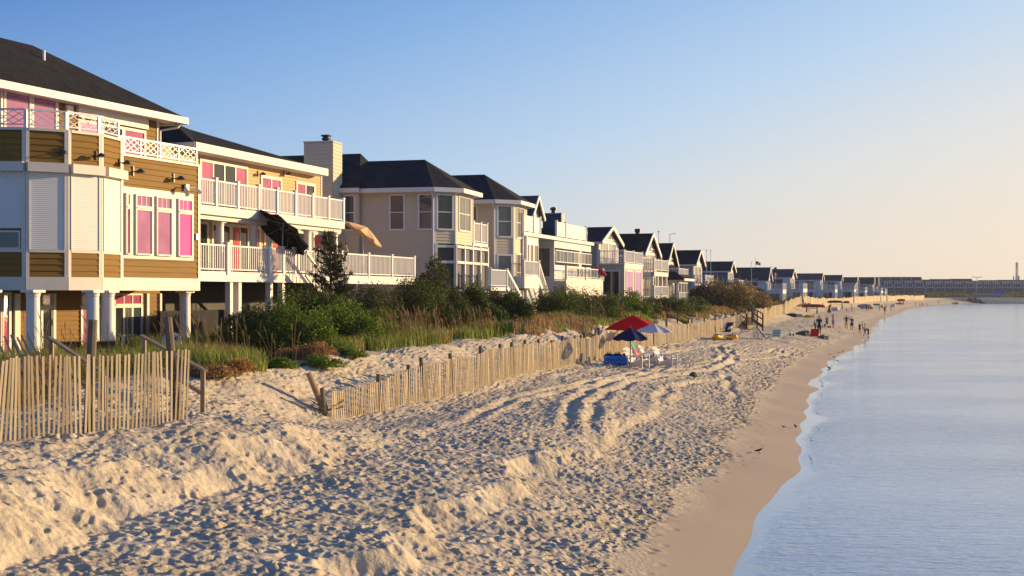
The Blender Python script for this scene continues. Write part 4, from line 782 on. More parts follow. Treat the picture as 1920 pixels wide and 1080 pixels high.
def fences():
    P = lambda *a: [gp(x,y) for x,y in a]
    def line_s(y0,y1,s,n=10,amp=.25): return [((float(Xw(Y)))-(s+amp*math.sin(Y*.35))/.955,Y) for Y in np.exp(np.linspace(math.log(y0),math.log(y1),n))]
    a = at(-30,835,19.3); b = at(352,792,23.0)
    sand_fence('upright slatted sand fence at the left edge, nearest the camera',[(a.x,a.y),(b.x,b.y)],1.27,.092,.085,sw=.046,posts=[.49,.985],post_h=1.85,post_r=.075,postmat='post',slat='slatnear')
    a = at(-60,765,26.0); b = at(118,752,26.8); sand_fence('toppled slatted sand fence leaning left behind the nearest fence',[(a.x,a.y),(b.x,b.y)],1.42,.105,.1,tilt=(-.42,-.05),slat='slatnear',posts=None)
    pts = [on_s(x,s) for x,s in ((622,11.0),(705,10.6),(800,10.3),(900,10.0),(1000,10.0),(1100,9.7))]
    pts = [(p.x,p.y) for p in pts]
    sand_fence('long slatted sand fence in the middle of the picture, buried at its left end',pts,1.12,.098,.20,posts=[.0,.10,.17,.22,.30,.40,.49,.58,.66,.73,.8,.87,.94,.99],post_h=1.24,post_r=.06,bury=.0,hfun=lambda f: .60+.40*min(1,f/.25))
    pts2 = [on_s(x,s) for x,s in ((1104,9.6),(1160,9.7),(1230,9.6),(1290,9.5),(1345,9.6),(1385,10.2),(1411,10.8))]
    sand_fence('curving slatted sand fence behind the red, navy and white umbrellas',[(p.x,p.y) for p in pts2],1.14,.12,.22,posts=[.0,.06,.14,.22,.33,.45,.52,.6,.68,.76,.84,.92,.99],post_h=1.45,post_r=.07,sw=.05)
    pts3 = [on_s(x,s) for x,s in ((1417,10.6),(1440,10.8),(1469,11.0))]
    sand_fence('straight slatted sand fence between the dark beach stairs and the thick post',[(p.x,p.y) for p in pts3],1.3,.14,.08,posts=[0,.5,.99],post_h=1.7,post_r=.12,sw=.08)
    pts4 = [on_s(x,s) for x,s in ((1471,11.0),(1490,12.5),(1503,13.5))]
    sand_fence('slatted sand fence behind the red canoe rack',[(p.x,p.y) for p in pts4],1.5,.17,.05,posts=[.5,.99],post_h=1.9,post_r=.13,sw=.11)
    pts5 = [on_s(x,s) for x,s in ((1508,13.5),(1530,12.5),(1565,12),(1600,12))]
    sand_fence('distant sand fence running behind the beached boats',[(p.x,p.y) for p in pts5],1.4,.3,.02,posts=[.3,.7],post_h=1.7,post_r=.1,sw=.25,wires=1)
    pts6 = [on_s(x,s) for x,s in ((1602,12),(1640,12),(1690,12),(1733,12))]
    sand_fence('farthest sand fence, pale strip beneath the grass near the bend of the beach',[(p.x,p.y) for p in pts6],1.7,.4,.0,posts=[.9],post_h=1.8,post_r=.1,sw=.36,wires=1)
    # broken post and driftwood at the buried end
    g = on_s(608,11.3); e = empty('leaning_post',(g.x,g.y,g.z),0,'thick broken post leaning left with driftwood at the buried end of the long fence','post')
    m = MB(); m.tube([(0.1,0,-.2),(-.38,-.1,1.0)],[.09,.08],9); m.build('post',M['wood'],e); 
    for k in range(14):
        m = MB(); a = random.uniform(0,6.3); m.tube([(.1,0,.05),(.1+.4*math.cos(a),.3*math.sin(a),.12+random.uniform(0,.4))],[.02,.012],5); m.build('driftwood',M['wood'],e)
# ================================================================== wooden stairs
def stairs(label, p0, p1, width, nst, rails=(0,1), m='wood', hr=.95, plat=1.2, wt=.045, rw=.09):
    """p0 top, p1 bottom (world points on the left edge); width to the right of travel"""
    p0 = Vector(p0); p1 = Vector(p1); e = empty('beach_stairs',(p0.x,p0.y,p0.z),0,label,'stairs','wooden stairs over the dune')
    d = p1-p0; hd = Vector((d.x,d.y,0)).normalized(); r = Vector((hd.y,-hd.x,0)); L = Vector((d.x,d.y,0)).length; rise = d.z
    mb = MB()
    for i in range(nst):
        f = (i+.5)/nst; c = hd*L*f+Vector((0,0,rise*(i+1)/nst)); t = L/nst*.95
        a = c-hd*t/2; b = c+hd*t/2; mb.hexa([a-Vector((0,0,wt)),b-Vector((0,0,wt)),b+r*width-Vector((0,0,wt)),a+r*width-Vector((0,0,wt)),a,b,b+r*width,a+r*width])
    mb.build('tread',M[m],e)
    if plat:
        mb = MB(); n = max(3,int(plat/.15))
        for k in range(n):
            a = -hd*(plat*(k+1)/n)+hd*.01; b = -hd*(plat*k/n); mb.hexa([a-Vector((0,0,wt)),b-Vector((0,0,wt)),b+r*width-Vector((0,0,wt)),a+r*width-Vector((0,0,wt)),a,b,b+r*width,a+r*width])
        mb.build('platform',M[m],e)
    for s in (0,1):
        mb = MB(); o = r*(width*s+(.04 if s else -.04)); mb.bar(o+Vector((0,0,-.12)),o+hd*L+Vector((0,0,rise-.12)),.05,.26); mb.build('stringer',M[m],e)
    for s in rails:
        o = r*(width*s+(.1 if s else -.1)); mb = MB(); mb.bar(o+hd*(-.15)+Vector((0,0,hr+.03)),o+hd*(L+.15)+Vector((0,0,rise+hr)),rw,rw*.55); mb.bar(o+Vector((0,0,hr*.5)),o+hd*L+Vector((0,0,rise+hr*.5)),rw*.5,rw*.9)
        h = mb.build('handrail',M[m],e)
        for f in (0,.5,1):
            mb = MB(); c = o+hd*L*f+Vector((0,0,rise*f)); mb.bar(c+Vector((0,0,-.6)),c+Vector((0,0,hr)),rw,rw); mb.build('post',M[m],h)
    return e
def all_stairs():
    a = at(185,722,28.0); b = at(352,796,24.8)
    # near stairs: run from the patio down to the sand, towards the right
    p0 = at(262,712,29.5); p1 = at(372,783,26.8); stairs('wide weathered wooden stairs with handrails behind the nearest fence',p0,p1,1.9,5,(0,1),'wood',.98,1.6)
    y_ = on_s(1150,10.4).y; g0 = at(1103,622,y_+2.6); g1 = at(1150,650,y_); stairs('grey wooden stairs with one slanting handrail behind the red umbrella',g0,g1,1.0,5,(1,),'wood',.95,.9)
    y_ = on_s(1318,10.3).y; g0 = at(1277,599,y_+4); g1 = at(1318,620,y_); stairs('dark wooden stairs with double handrail right of the white umbrella',g0,g1,1.1,6,(1,),'darkwood',.9,.8,rw=.11)
    g0 = at(1408,595,122); g1 = at(1428,609,112); stairs('dark wooden stairs between two fences below the tan feathery bush',g0,g1,1.2,7,(0,1),'darkwood',.95,.6,rw=.12)
# ================================================================== vegetation
def rand_quads(C, size, rg, up=.0, asp=.45):
    n = len(C); a = rg.normal(size=(n,3)); a[:,2] += up; a /= np.linalg.norm(a,axis=1)[:,None]; b = rg.normal(size=(n,3)); b -= a*(a*b).sum(1)[:,None]; b /= np.linalg.norm(b,axis=1)[:,None]
    s = size[:,None]; V = np.stack([C-a*s-0*b, C+b*s*asp, C+a*s, C-b*s*asp],1).reshape(-1,3); Q = np.arange(n*4).reshape(n,4); return V, Q
def crown_mesh(name, w, d, h, n, leaf, m, parent, rg, nc=26, base=.0, up=.3, spiky=0):
    cc = rg.normal(size=(nc,3)); cc /= np.linalg.norm(cc,axis=1)[:,None]; cc *= rg.uniform(.35,.85,(nc,1)); cc[:,2] = np.abs(cc[:,2])*1.05-.12
    rad = rg.uniform(.22,.42,nc); k = rg.integers(0,nc,n); p = rg.normal(size=(n,3)); p /= np.linalg.norm(p,axis=1)[:,None]; rr = rg.uniform(.55,1.05,(n,1))*np.where(rg.random((n,1))<.04,1.2,1)
    C = cc[k]+p*rad[k][:,None]*rr; C = C*np.array([w/2,d/2,h*.78])+np.array([0,0,h*.22+base]); C[:,2] = np.maximum(C[:,2],.03)
    V, Q = rand_quads(C, leaf*rg.uniform(.6,1.25,n), rg, up); return npmesh(name,V,Q,m,parent)
M['leafd'] = leafmat('dark_shrub_leaves',(.028,.045,.009),(.13,.165,.03)); M['leafg'] = leafmat('bright_shrub_leaves',(.05,.09,.008),(.21,.29,.03)); M['leafj'] = leafmat('juniper_leaves',(.04,.048,.015),(.15,.155,.05))
M['leaftan'] = leafmat('tan_feathery_leaves',(.14,.10,.035),(.42,.28,.13)); M['leafolive'] = leafmat('olive_leaves',(.04,.05,.015),(.13,.125,.04)); M['leafpine'] = leafmat('pine_needles',(.03,.035,.012),(.10,.095,.035)); M['leafor'] = leafmat('orange_groundcover',(.20,.095,.03),(.50,.29,.12))
M['leafyuc'] = leafmat('broad_green_leaves',(.03,.09,.012),(.10,.24,.03))
def shrub(label, px, s, w, h, m='leafd', n=9000, leaf=.07, d=None, group='shrubs on the dune', sink=.1, name='shrub', cat='shrub', nc=26, up=.3, pos=None):
    g = pos if pos is not None else on_s(px,s); e = empty(name,(g.x,g.y,g.z-sink),random.uniform(-.3,.3),label,cat,group); rg = np.random.default_rng(int(px*3+s*11))
    crown_mesh('foliage',w,d or w*.8,h,n,leaf,M[m],e,rg,nc,0,up)
    mb = MB()
    for k in range(5):
        a = k*1.3; mb.tube([(.1*math.cos(a),.1*math.sin(a),0),(w*.15*math.cos(a),w*.15*math.sin(a),h*.35),(w*.28*math.cos(a),w*.25*math.sin(a),h*.65)],[.05,.035,.015],6)
    mb.build('stem',M['bark'],e); return e
def topy(px, py, s, sink=.1): g = on_s(px,s); return HC+(HY-py)/F*g.y-g.z+sink
def vegetation():
    L = [ # px, s, top y, width m, material, label
     (478,17.0,556,3.4,'leafd','dark green shrub at the left end of the hedge, beside the grey basement wall'),
     (548,15.8,560,3.0,'leafg','bright green bush in front of the hedge below the deck stair'),
     (560,18.2,516,3.6,'leafd','dark shrub touching the white lower deck left of the small pine'),
     (612,17.2,536,3.0,'leafd','dense dark shrub directly below the small pine'),
     (640,15.6,556,3.4,'leafg','bright green bush in the middle of the front hedge'),
     (700,15.8,566,2.6,'leafg','low bright green bush at the right end of the front hedge'),
     (690,18.0,524,3.4,'leafj','olive shrub below the right part of the white lower deck'),
     (762,17.4,507,3.8,'leafd','large dark shrub in front of the cream side wall'),
     (815,17.0,489,2.6,'leafj','tall pointed juniper in front of the cream house corner'),
     (836,16.2,530,3.2,'leafd','round dark shrub below the screened porch'),
     (885,16.5,524,3.4,'leafd','dark shrub below the white stair of the cream house'),
     (935,16.4,540,3.4,'leafj','olive shrub left of the gap before the white house'),
     (958,15.6,546,2.6,'leafd','small dark shrub beside the tan grass left of the white house wall'),
     (1040,16.0,532,4.2,'leafd','dark shrub in front of the white house landing'),
     (1078,15.6,528,4.6,'leafj','wide olive shrub under the folding glass wall'),
     (1122,15.2,545,4.4,'leafd','dark shrub left of the red umbrella'),
     (1166,15.4,538,4.4,'leafg','green shrub behind the red umbrella'),
     (1196,15.2,556,4.0,'leafd','low dark shrub behind the white umbrella'),
     (1236,16.0,553,6.0,'leafd','low dark shrub below the A-shaped gable house'),
     (1280,15.6,553,6.0,'leafd','low dark shrub left of the feathery tan bush'),
     (1440,17.0,556,5,'leafolive','low olive scrub behind the stairs past the tan bush'),
     (1478,17.0,557,6,'leafd','small dark scrub below the house with the blue-grey roof'),
     (1512,17.5,557,8,'leafolive','olive scrub behind the red canoe'),
     (1552,17.5,555,9,'leafd','dark scrub above the distant fence'),
     (1590,18,558,9,'leafolive','olive scrub above the black canoe'),
     (1632,20,548,12,'leafd','dark scrub hiding the foot of the pale green house'),
    ]
    for px,s,ty,w,m,lb in L:
        h = topy(px,ty,s); g = on_s(px,s); n = int(19000 if g.y < 75 else 10000 if g.y<130 else 3500); leaf = .052 if g.y<60 else .07 if g.y<90 else .11 if g.y<150 else .25
        shrub(lb,px,s,w,max(.8,h),m,n,leaf,nc=34)
    # bright low scrub in front and warm ground cover
    for i,(px,py,w,h,m,lb) in enumerate([(395,704,1.5,.32,'leafor','orange-brown ground cover right of the near stairs handrail'),(440,696,1.5,.42,'leafor','pinkish low plant between green grass left of the sandy slope'),(545,676,1.3,.5,'leafor','rusty low bush left of the bright grass slope'),
        (588,672,1.4,.62,'leafor','largest rusty orange bush at the edge of the bare sand'),(520,690,1.6,.45,'leafg','small green plant at the sand edge below the rusty bushes'),(600,690,1.6,.4,'leafg','low green mat right of the rusty orange bush'),(640,640,2.0,.8,'leafolive','olive tuft behind the green grass slope'),(655,668,1.6,.35,'leafg','small leafy mat beside the bare dune sand')]):
        g = gp(px,py); shrub(lb,px,0,w,h,m,3800,.032,pos=g,sink=.05,group='low plants at the foot of the dune',nc=22,up=.8)
    for px,py,h,lb in ((938,622,1.15,'broad-leaved green plant on the dune edge, left one of the pair above the long fence'),(985,607,1.0,'broad-leaved green plant on the dune edge, right one of the pair above the long fence'),(953,630,.7,'small broad-leaved plant hanging over the eroded sand')):
        g = gp(px,py); e = empty('leafy_plant',g,0,lb,'plant','leafy plants on the dune edge'); rg = np.random.default_rng(px); V=[];Q=[];k=0
        for c in range(9):
            cx,cy = rg.normal(0,.28,2); 
            for j in range(46):
                a = rg.uniform(0,6.28); el = rg.uniform(.3,1.4); l = h*.38; o = np.array([cx,cy,h*.15+h*.62*j/46]); dr = np.array([math.cos(a)*math.cos(el),math.sin(a)*math.cos(el),math.sin(el)*.6]); sd = np.array([-math.sin(a),math.cos(a),0])*.028
                V += [o-sd*.4,o+dr*l*.5-sd,o+dr*l,o+dr*l*.5+sd]; Q.append([k,k+1,k+2,k+3]); k += 4
        npmesh('leaves',np.array(V),np.array(Q),M['leafyuc'],e)
        mb = MB(); mb.tube([(0,0,-.1),(0,0,h*.8)],[.03,.015],6); mb.build('stem',M['bark'],e)
    # tall feathery tan bush (tamarisk-like), built of upright sprays
    g = on_s(1352,14.6); e = empty('tall_feathery_bush',(g.x,g.y,g.z-.1),.2,'tall feathery tan and green bush rising above the dark hedge','bush')
    hh = topy(1352,512,14.6); rg = np.random.default_rng(5)
    crown_mesh('green_foliage',8.2,6,hh*.78,14000,.13,M['leafolive'],e,rg,40); crown_mesh('tan_foliage',8.6,6.4,hh*1.0,12000,.13,M['leaftan'],e,rg,30,up=1.2)
    mb = MB()
    for k in range(7): a = k*.9; mb.tube([(0,0,0),(1.1*math.cos(a),.8*math.sin(a),hh*.4),(2.2*math.cos(a),1.6*math.sin(a),hh*.75)],[.12,.08,.03],6)
    mb.build('stem',M['bark'],e)
    g = on_s(1393,13.6); e2 = empty('tall_feathery_bush',(g.x,g.y,g.z-.1),0,'tan feathery bush leaning over the fence at the right end of the hedge','bush'); hh = topy(1393,528,13.6)
    crown_mesh('tan_foliage',6.0,5,hh,13000,.13,M['leaftan'],e2,rg,30,up=.8); crown_mesh('green_foliage',6.6,5,hh*.6,6000,.14,M['leafolive'],e2,rg,24); mb = MB(); mb.tube([(0,0,0),(.4,.2,hh*.4),(.2,.3,hh*.8)],[.15,.1,.04],7); mb.build('stem',M['bark'],e2)
    # pines
    def pine(label, px, s, ty, w, n, leaf, pos=None):
        g = on_s(px,s); h = topy(px,ty,s); e = empty('pine_tree',(g.x,g.y,g.z-.1),0,label,'pine tree','small pines'); mb = MB(); mb.tube([(0,0,0),(.05,0,h*.5),(0,.03,h*.97)],[.08,.055,.015],8); C = []; D = []
        rg = np.random.default_rng(px)
        z = h*.12
        while z < h*.97:
            f = (z/h); R = w/2*(1-f)**.75*(1.0 if f>.2 else .8)+.12
            for k in range(5):
                a = rg.uniform(0,6.28); l = R*rg.uniform(.6,1.15); p0 = np.array([0,0,z]); p1 = np.array([math.cos(a)*l,math.sin(a)*l,z+l*.35+.05]); mb.tube([tuple(p0),tuple(p1)],[.02,.008],5,False)
                m_ = int(n*l/w/38)+6
                for j in range(m_):
                    t = rg.uniform(.25,1.05); C.append(p0+(p1-p0)*t+rg.normal(0,.045,3)); 
            z += h*.045
        mb.build('trunk',M['bark'],e); C = np.array(C); V, Q = rand_quads(C,leaf*rg.uniform(.7,1.3,len(C)),rg,1.1,.14); npmesh('crown',V,Q,M['leafpine'],e)
    pine('small ragged pine standing in front of the white lower deck',618,18.6,427,2.4,7000,.13)
    pine('dark spreading conifer at the right end of the hedge past the tan bush',1410,15.2,541,5.5,9000,.3)
    # grass: far too many blades to count
    rg = np.random.default_rng(11); N_ = 110000
    px = rg.uniform(-40,1660,N_*2); sh = np.abs(rg.normal(0,1,N_*2)); 
    Ys = np.exp(rg.uniform(math.log(21),math.log(430),N_*2)); s = 12.6+rg.random(N_*2)**1.3*8.5+1.1*(Ys<62)*np.clip((Ys-34)/10,.45,1)
    X = Xw(Ys)-s/.955; d = fbm(X*.55,Ys*.4,71,3); keep = (d > -.12-.10*(s-13.0)) ; 
    near = (Ys < 31)&(s<14.0); keep &= ~near
    gap = (np.abs(CX+F*X/Ys-560)<60)&(s<15.2); keep &= ~gap
    X, Ys, s, d = X[keep][:N_], Ys[keep][:N_], s[keep][:N_], d[keep][:N_]
    z = terrain(X,Ys)[0]; n = len(X); tuft = vn(X*1.2,Ys*.8,73)
    hgt = (.28+.30*rg.random(n)+.45*np.maximum(0,tuft))*np.clip((s-12.2)/1.5,.45,1); wd = np.maximum(.006,Ys*.00030)*rg.uniform(.8,1.5,n)
    hgt = hgt*np.where(Ys>150,1.15,1.0)
    a = rg.uniform(0,6.28,n); bend = rg.uniform(.1,.55,n)*hgt; ba = rg.normal(2.6,1.1,n); bx, by = np.cos(ba)*bend, np.sin(ba)*bend; sx, sy = np.cos(a)*wd, np.sin(a)*wd
    b0 = np.stack([X-sx,Ys-sy,z-.03],1); b1 = np.stack([X+sx,Ys+sy,z-.03],1); m0 = np.stack([X-sx*.7+bx*.3,Ys-sy*.7+by*.3,z+hgt*.6],1); m1 = np.stack([X+sx*.7+bx*.3,Ys+sy*.7+by*.3,z+hgt*.6],1); t = np.stack([X+bx,Ys+by,z+hgt],1)
    V = np.stack([b0,b1,m1,m0,t+np.stack([sx*.1,sy*.1,0*sx],1),t-np.stack([sx*.1,sy*.1,0*sx],1)],1)
    tan_ = (fbm(X*.35,Ys*.22,75,2)+.25*(rg.random(n)-.5)+np.clip((Ys-48)/90,-.07,.16)) 
    isT = tan_ > .10
    for nm, sel, m in (('green_dune_grass',~isT,'grassg'),('tan_dune_grass',isT,'grasst')):
        Vs = V[sel].reshape(-1,3); k = sel.sum(); b = (np.arange(k)*6)[:,None]; Q = np.concatenate([b+np.array([0,1,2,3]),b+np.array([3,2,4,5])],0)
        o = npmesh(nm,Vs,Q,M[m]); tag(o,'green blades of dune grass growing between the fence and the hedge' if m=='grassg' else 'dry tan blades of dune grass in drifts along the dune','grass',kind='stuff')
    # tall dry seed stalks
    N2 = 1500; Ys = np.exp(rg.uniform(math.log(30),math.log(120),N2)); s = rg.uniform(13.8,17,N2); X = Xw(Ys)-s/.955; ok = fbm(X*.5,Ys*.3,77,2)>-.02; X,Ys = X[ok],Ys[ok]; z = terrain(X,Ys)[0]; n = len(X); hg = rg.uniform(.7,1.5,n); w = np.maximum(.006,Ys*.00022)
    bx = rg.normal(-.12,.12,n); b0 = np.stack([X-w,Ys,z],1); b1 = np.stack([X+w,Ys,z],1); t1 = np.stack([X+w*.6+bx,Ys,z+hg*.78],1); t0 = np.stack([X-w*.6+bx,Ys,z+hg*.78],1); h0 = np.stack([X-w*2+bx*1.2,Ys,z+hg*.88],1); h1 = np.stack([X+w*2+bx*1.2,Ys,z+hg*.88],1); tp = np.stack([X+bx*1.5,Ys,z+hg],1); tq = np.stack([X+bx*1.5+w*.3,Ys,z+hg],1)
    V = np.stack([b0,b1,t1,t0,h1,h0,tq,tp],1).reshape(-1,3); b = (np.arange(n)*8)[:,None]; Q = np.concatenate([b+np.array([0,1,2,3]),b+np.array([3,2,4,5]),b+np.array([5,4,6,7])],0)
    o = npmesh('dry_seed_stalks',V,Q,M['grasst']); tag(o,'tall dry reddish seed stalks standing above the dune grass','grass',kind='stuff')
    # far vegetation behind the beach bend
    N3 = 42000; Y3 = rg.uniform(440,640,N3); X = (rg.uniform(1650,1935,N3)-CX)/F*Y3; zz = terrain_base(X,Y3)[0]+rg.random(N3)**2*np.where(Y3>600,2.4,1.5); pxs = CX+F*X/Y3; sel = (terrain_base(X,Y3)[1]>14)&~((pxs>1824)&(pxs<1904)&(Y3<599)); C = np.stack([X,Y3,zz],1)[sel]; Vv,Q = rand_quads(C,rg.uniform(.15,.5,len(C)),rg,.5,.6); o = npmesh('distant_scrub',Vv,Q,M['leafolive']); tag(o,'distant olive scrub below the dark terraces','scrub',kind='stuff')
M['grassg'] = leafmat('green_grass',(.08,.12,.02),(.36,.38,.07)); M['grasst'] = leafmat('dry_grass',(.22,.13,.045),(.52,.34,.15))
# ================================================================== people
def skin_mesh(name, J, E_, m, parent, extra=None, sub=1, root=0):
    me = bpy.data.meshes.new(name); me.from_pydata([j[0] for j in J],E_,[]); o = bpy.data.objects.new(name,me); COL.objects.link(o)
    md = o.modifiers.new('s','SKIN'); md.use_smooth_shade = True
    bm = bmesh.new(); bm.from_mesh(me); ly = bm.verts.layers.skin.verify(); bm.verts.ensure_lookup_table()
    for v,j in zip(bm.verts,J): v[ly].radius = (j[1],j[2] if len(j)>2 else j[1]); v[ly].use_root = (v.index==root)
    bm.to_mesh(me); bm.free(); sb = o.modifiers.new('u','SUBSURF'); sb.levels = sub; sb.render_levels = sub
    dg = bpy.context.evaluated_depsgraph_get(); ev = o.evaluated_get(dg); nm = bpy.data.meshes.new_from_object(ev); o.modifiers.clear(); o.data = nm; nm.name = name
    if extra:
        bm = bmesh.new(); bm.from_mesh(nm)
        t = bpy.data.meshes.new('t'); t.from_pydata(extra.v,[],extra.f); bm.from_mesh(t); bm.to_mesh(nm); bm.free()
    nm.materials.clear(); nm.materials.append(M[m]); nm.polygons.foreach_set('use_smooth',[True]*len(nm.polygons)); o.parent = parent; return o
POSES = dict(
 stand=dict(), armsdown=dict(el=(-.24,.0,1.16),wl=(-.25,.08,.93),er=(.24,0,1.16),wr=(.25,.08,.93)),
 hips=dict(el=(-.38,-.05,1.20),wl=(-.20,.08,1.05),er=(.38,-.05,1.20),wr=(.20,.08,1.05)),
 wave=dict(el=(-.36,.05,1.45),wl=(-.28,.12,1.68)), walk=dict(kl=(-.10,.16,.50),al=(-.10,.24,.09),kr=(.10,-.02,.48),ar=(.10,-.26,.12),wl=(-.24,-.12,.96),wr=(.24,.22,1.0)),
 reach=dict(el=(-.25,.20,1.22),wl=(-.22,.44,1.05),er=(.25,.18,1.22),wr=(.2,.42,1.05),lean=.15), bend=dict(lean=1.25,el=(-.2,.1,1.15),wl=(-.17,.2,.93),er=(.2,.1,1.15),wr=(.17,.2,.93)),
 sit=dict(sit=1))
def person(label, pos, h, face, pose='stand', top='white', bottom='navycloth', hair='hair', skin='skin', long=False, sleeves=True, swim=False, group='people on the beach'):
    p = dict(kl=(-.10,.02,.49),al=(-.11,-.02,.08),kr=(.10,.02,.49),ar=(.11,-.02,.08),el=(-.23,-.02,1.17),wl=(-.24,.06,.94),er=(.23,-.02,1.17),wr=(.24,.06,.94),lean=0); p.update(POSES[pose]); k = h/1.75
    e = empty('person',pos,face,label,'person',group); dz = 0
    V = lambda t: Vector(t)
    ln = p['lean']; R = Matrix.Rotation(-ln,3,'X'); piv = Vector((0,0,.93))
    if p.get('sit'):
        dz = -.48; p.update(kl=(-.13,.42,.98),al=(-.13,.5,.56),kr=(.13,.42,.98),ar=(.13,.5,.56),wl=(-.18,.28,1.0),wr=(.18,.28,1.0))
    def U(t): return (R@(Vector(t)-piv)+piv+Vector((0,0,dz)))*k
    def Lw(t): return (Vector(t)+Vector((0,0,dz)))*k
    J = [(Lw((0,0,.94)),.13*k,.10*k),(U((0,0,1.10)),.115*k,.09*k),(U((0,0,1.30)),.15*k,.10*k),(U((0,-.01,1.43)),.10*k,.08*k),(U((0,0,1.51)),.052*k),(U((0,.015,1.58)),.066*k,.075*k),(U((0,.015,1.66)),.074*k,.088*k),(U((0,.005,1.72)),.05*k,.06*k)]
    Ed = [(i,i+1) for i in range(7)]
    def limb(st, pts):
        i = st
        for q,r in pts: J.append((q,r*k)); Ed.append((i,len(J)-1)); i = len(J)-1
        return i
    hands = []
    for s,el,wr in ((-1,'el','wl'),(1,'er','wr')):
        ev, wv = Vector(p[el]), Vector(p[wr]); hd = wv+(wv-ev).normalized()*.07
        limb(3,[(U((s*.17,-.01,1.42)),.058),(U(ev),.040),(U(wv),.027),(U(hd),.030)]); hands.append((U(wv),U(hd),s))
    for s,kn,an in ((-1,'kl','al'),(1,'kr','ar')):
        a = Vector(p[an]); limb(0,[(Lw((s*.095,0,.86)),.085),(Lw(p[kn]),.056),(Lw(a),.036),(Lw(a+Vector((0,.10,-.045))),.035),(Lw(a+Vector((0,.17,-.055))),.025)])
    ex = MB()
    for w,hd,s in hands:
        d = (hd-w).normalized(); sd = d.cross(Vector((0,1,.1))).normalized(); 
        for i,l in enumerate((.065,.075,.07,.055)):
            o = hd+sd*(i-1.5)*.016*k+d*.012*k; ex.tube([o,o+d*l*.5*k,o+(d*l*.85+Vector((0,.02,0)))*k],[.009*k,.008*k,.006*k],5)
        t = w.lerp(hd,.5)+Vector((0,.02,0))*k; ex.tube([t,t+(d*.03+Vector((0,.04,0)))*k,t+(d*.06+Vector((0,.045,0)))*k],[.011*k,.010*k,.007*k],5)
    ex.tube([U((0,.095,1.655)),U((0,.118,1.635))],[.010*k,.014*k],6)          # nose
    for s in (-1,1): ex.tube([U((s*.074,.0,1.64)),U((s*.086,-.01,1.665))],[.014*k,.018*k],6)
    skin_mesh('body',J,Ed,skin,e,ex)
    eye = MB()
    for s in (-1,1): c = U((s*.03,.098,1.672)); eye.box(c.x-.011*k,c.x+.011*k,c.y-.008*k,c.y+.003*k,c.z-.006*k,c.z+.006*k)
    eye.build('eyes',M['black'],e); mo = MB(); c = U((0,.097,1.605)); mo.box(c.x-.022*k,c.x+.022*k,c.y-.01*k,c.y+.002*k,c.z-.005*k,c.z+.005*k); mo.build('mouth',M['redfab'],e)
    # clothes follow the body a little outside it
    g = .014
    if top:
        JT = [(Lw((0,0,.83)),(.115+g)*k,(.095+g)*k),(Lw((0,0,.95)),(.13+g)*k,(.10+g)*k),(U((0,0,1.10)),(.12+g)*k,(.092+g)*k),(U((0,0,1.30)),(.152+g)*k,(.102+g)*k),(U((0,-.01,1.42)),(.10+g)*k,(.078+g)*k)]; ET = [(0,1),(1,2),(2,3),(3,4)]
        if sleeves:
            for s,el in ((-1,'el'),(1,'er')):
                ev = Vector(p[el]); sh = Vector((s*.17,-.01,1.42)); JT.append((U(sh),(.06+g)*k)); ET.append((4,len(JT)-1)); JT.append((U(sh.lerp(ev,.72)),(.047+g)*k)); ET.append((len(JT)-2,len(JT)-1))
        skin_mesh('shirt',JT,ET,top,e)
    if bottom:
        JB = [(Lw((0,0,1.06)),(.13+g)*k,(.10+g)*k),(Lw((0,0,.90)),(.135+g)*k,(.105+g)*k)]; EB = [(0,1)]
        for s,kn,an in ((-1,'kl','al'),(1,'kr','ar')):
            kk = Vector(p[kn]); hp = Vector((s*.095,0,.86)); JB.append((Lw(hp),(.09+g)*k)); EB.append((1,len(JB)-1)); q = hp.lerp(kk,.25 if swim else .85); JB.append((Lw(q),(.068+g)*k)); EB.append((len(JB)-2,len(JB)-1))
            if long: q = kk.lerp(Vector(p[an]),.8); JB.append((Lw(q),(.045+g)*k)); EB.append((len(JB)-2,len(JB)-1))
        skin_mesh('shorts' if not long else 'trousers',JB,EB,bottom,e)
    JH = [(U((0,-.02,1.62)),.078*k,.08*k),(U((0,-.012,1.69)),.084*k,.092*k),(U((0,-.005,1.745)),.045*k,.055*k)]; skin_mesh('hair',JH,[(0,1),(1,2)],hair,e)
    return e
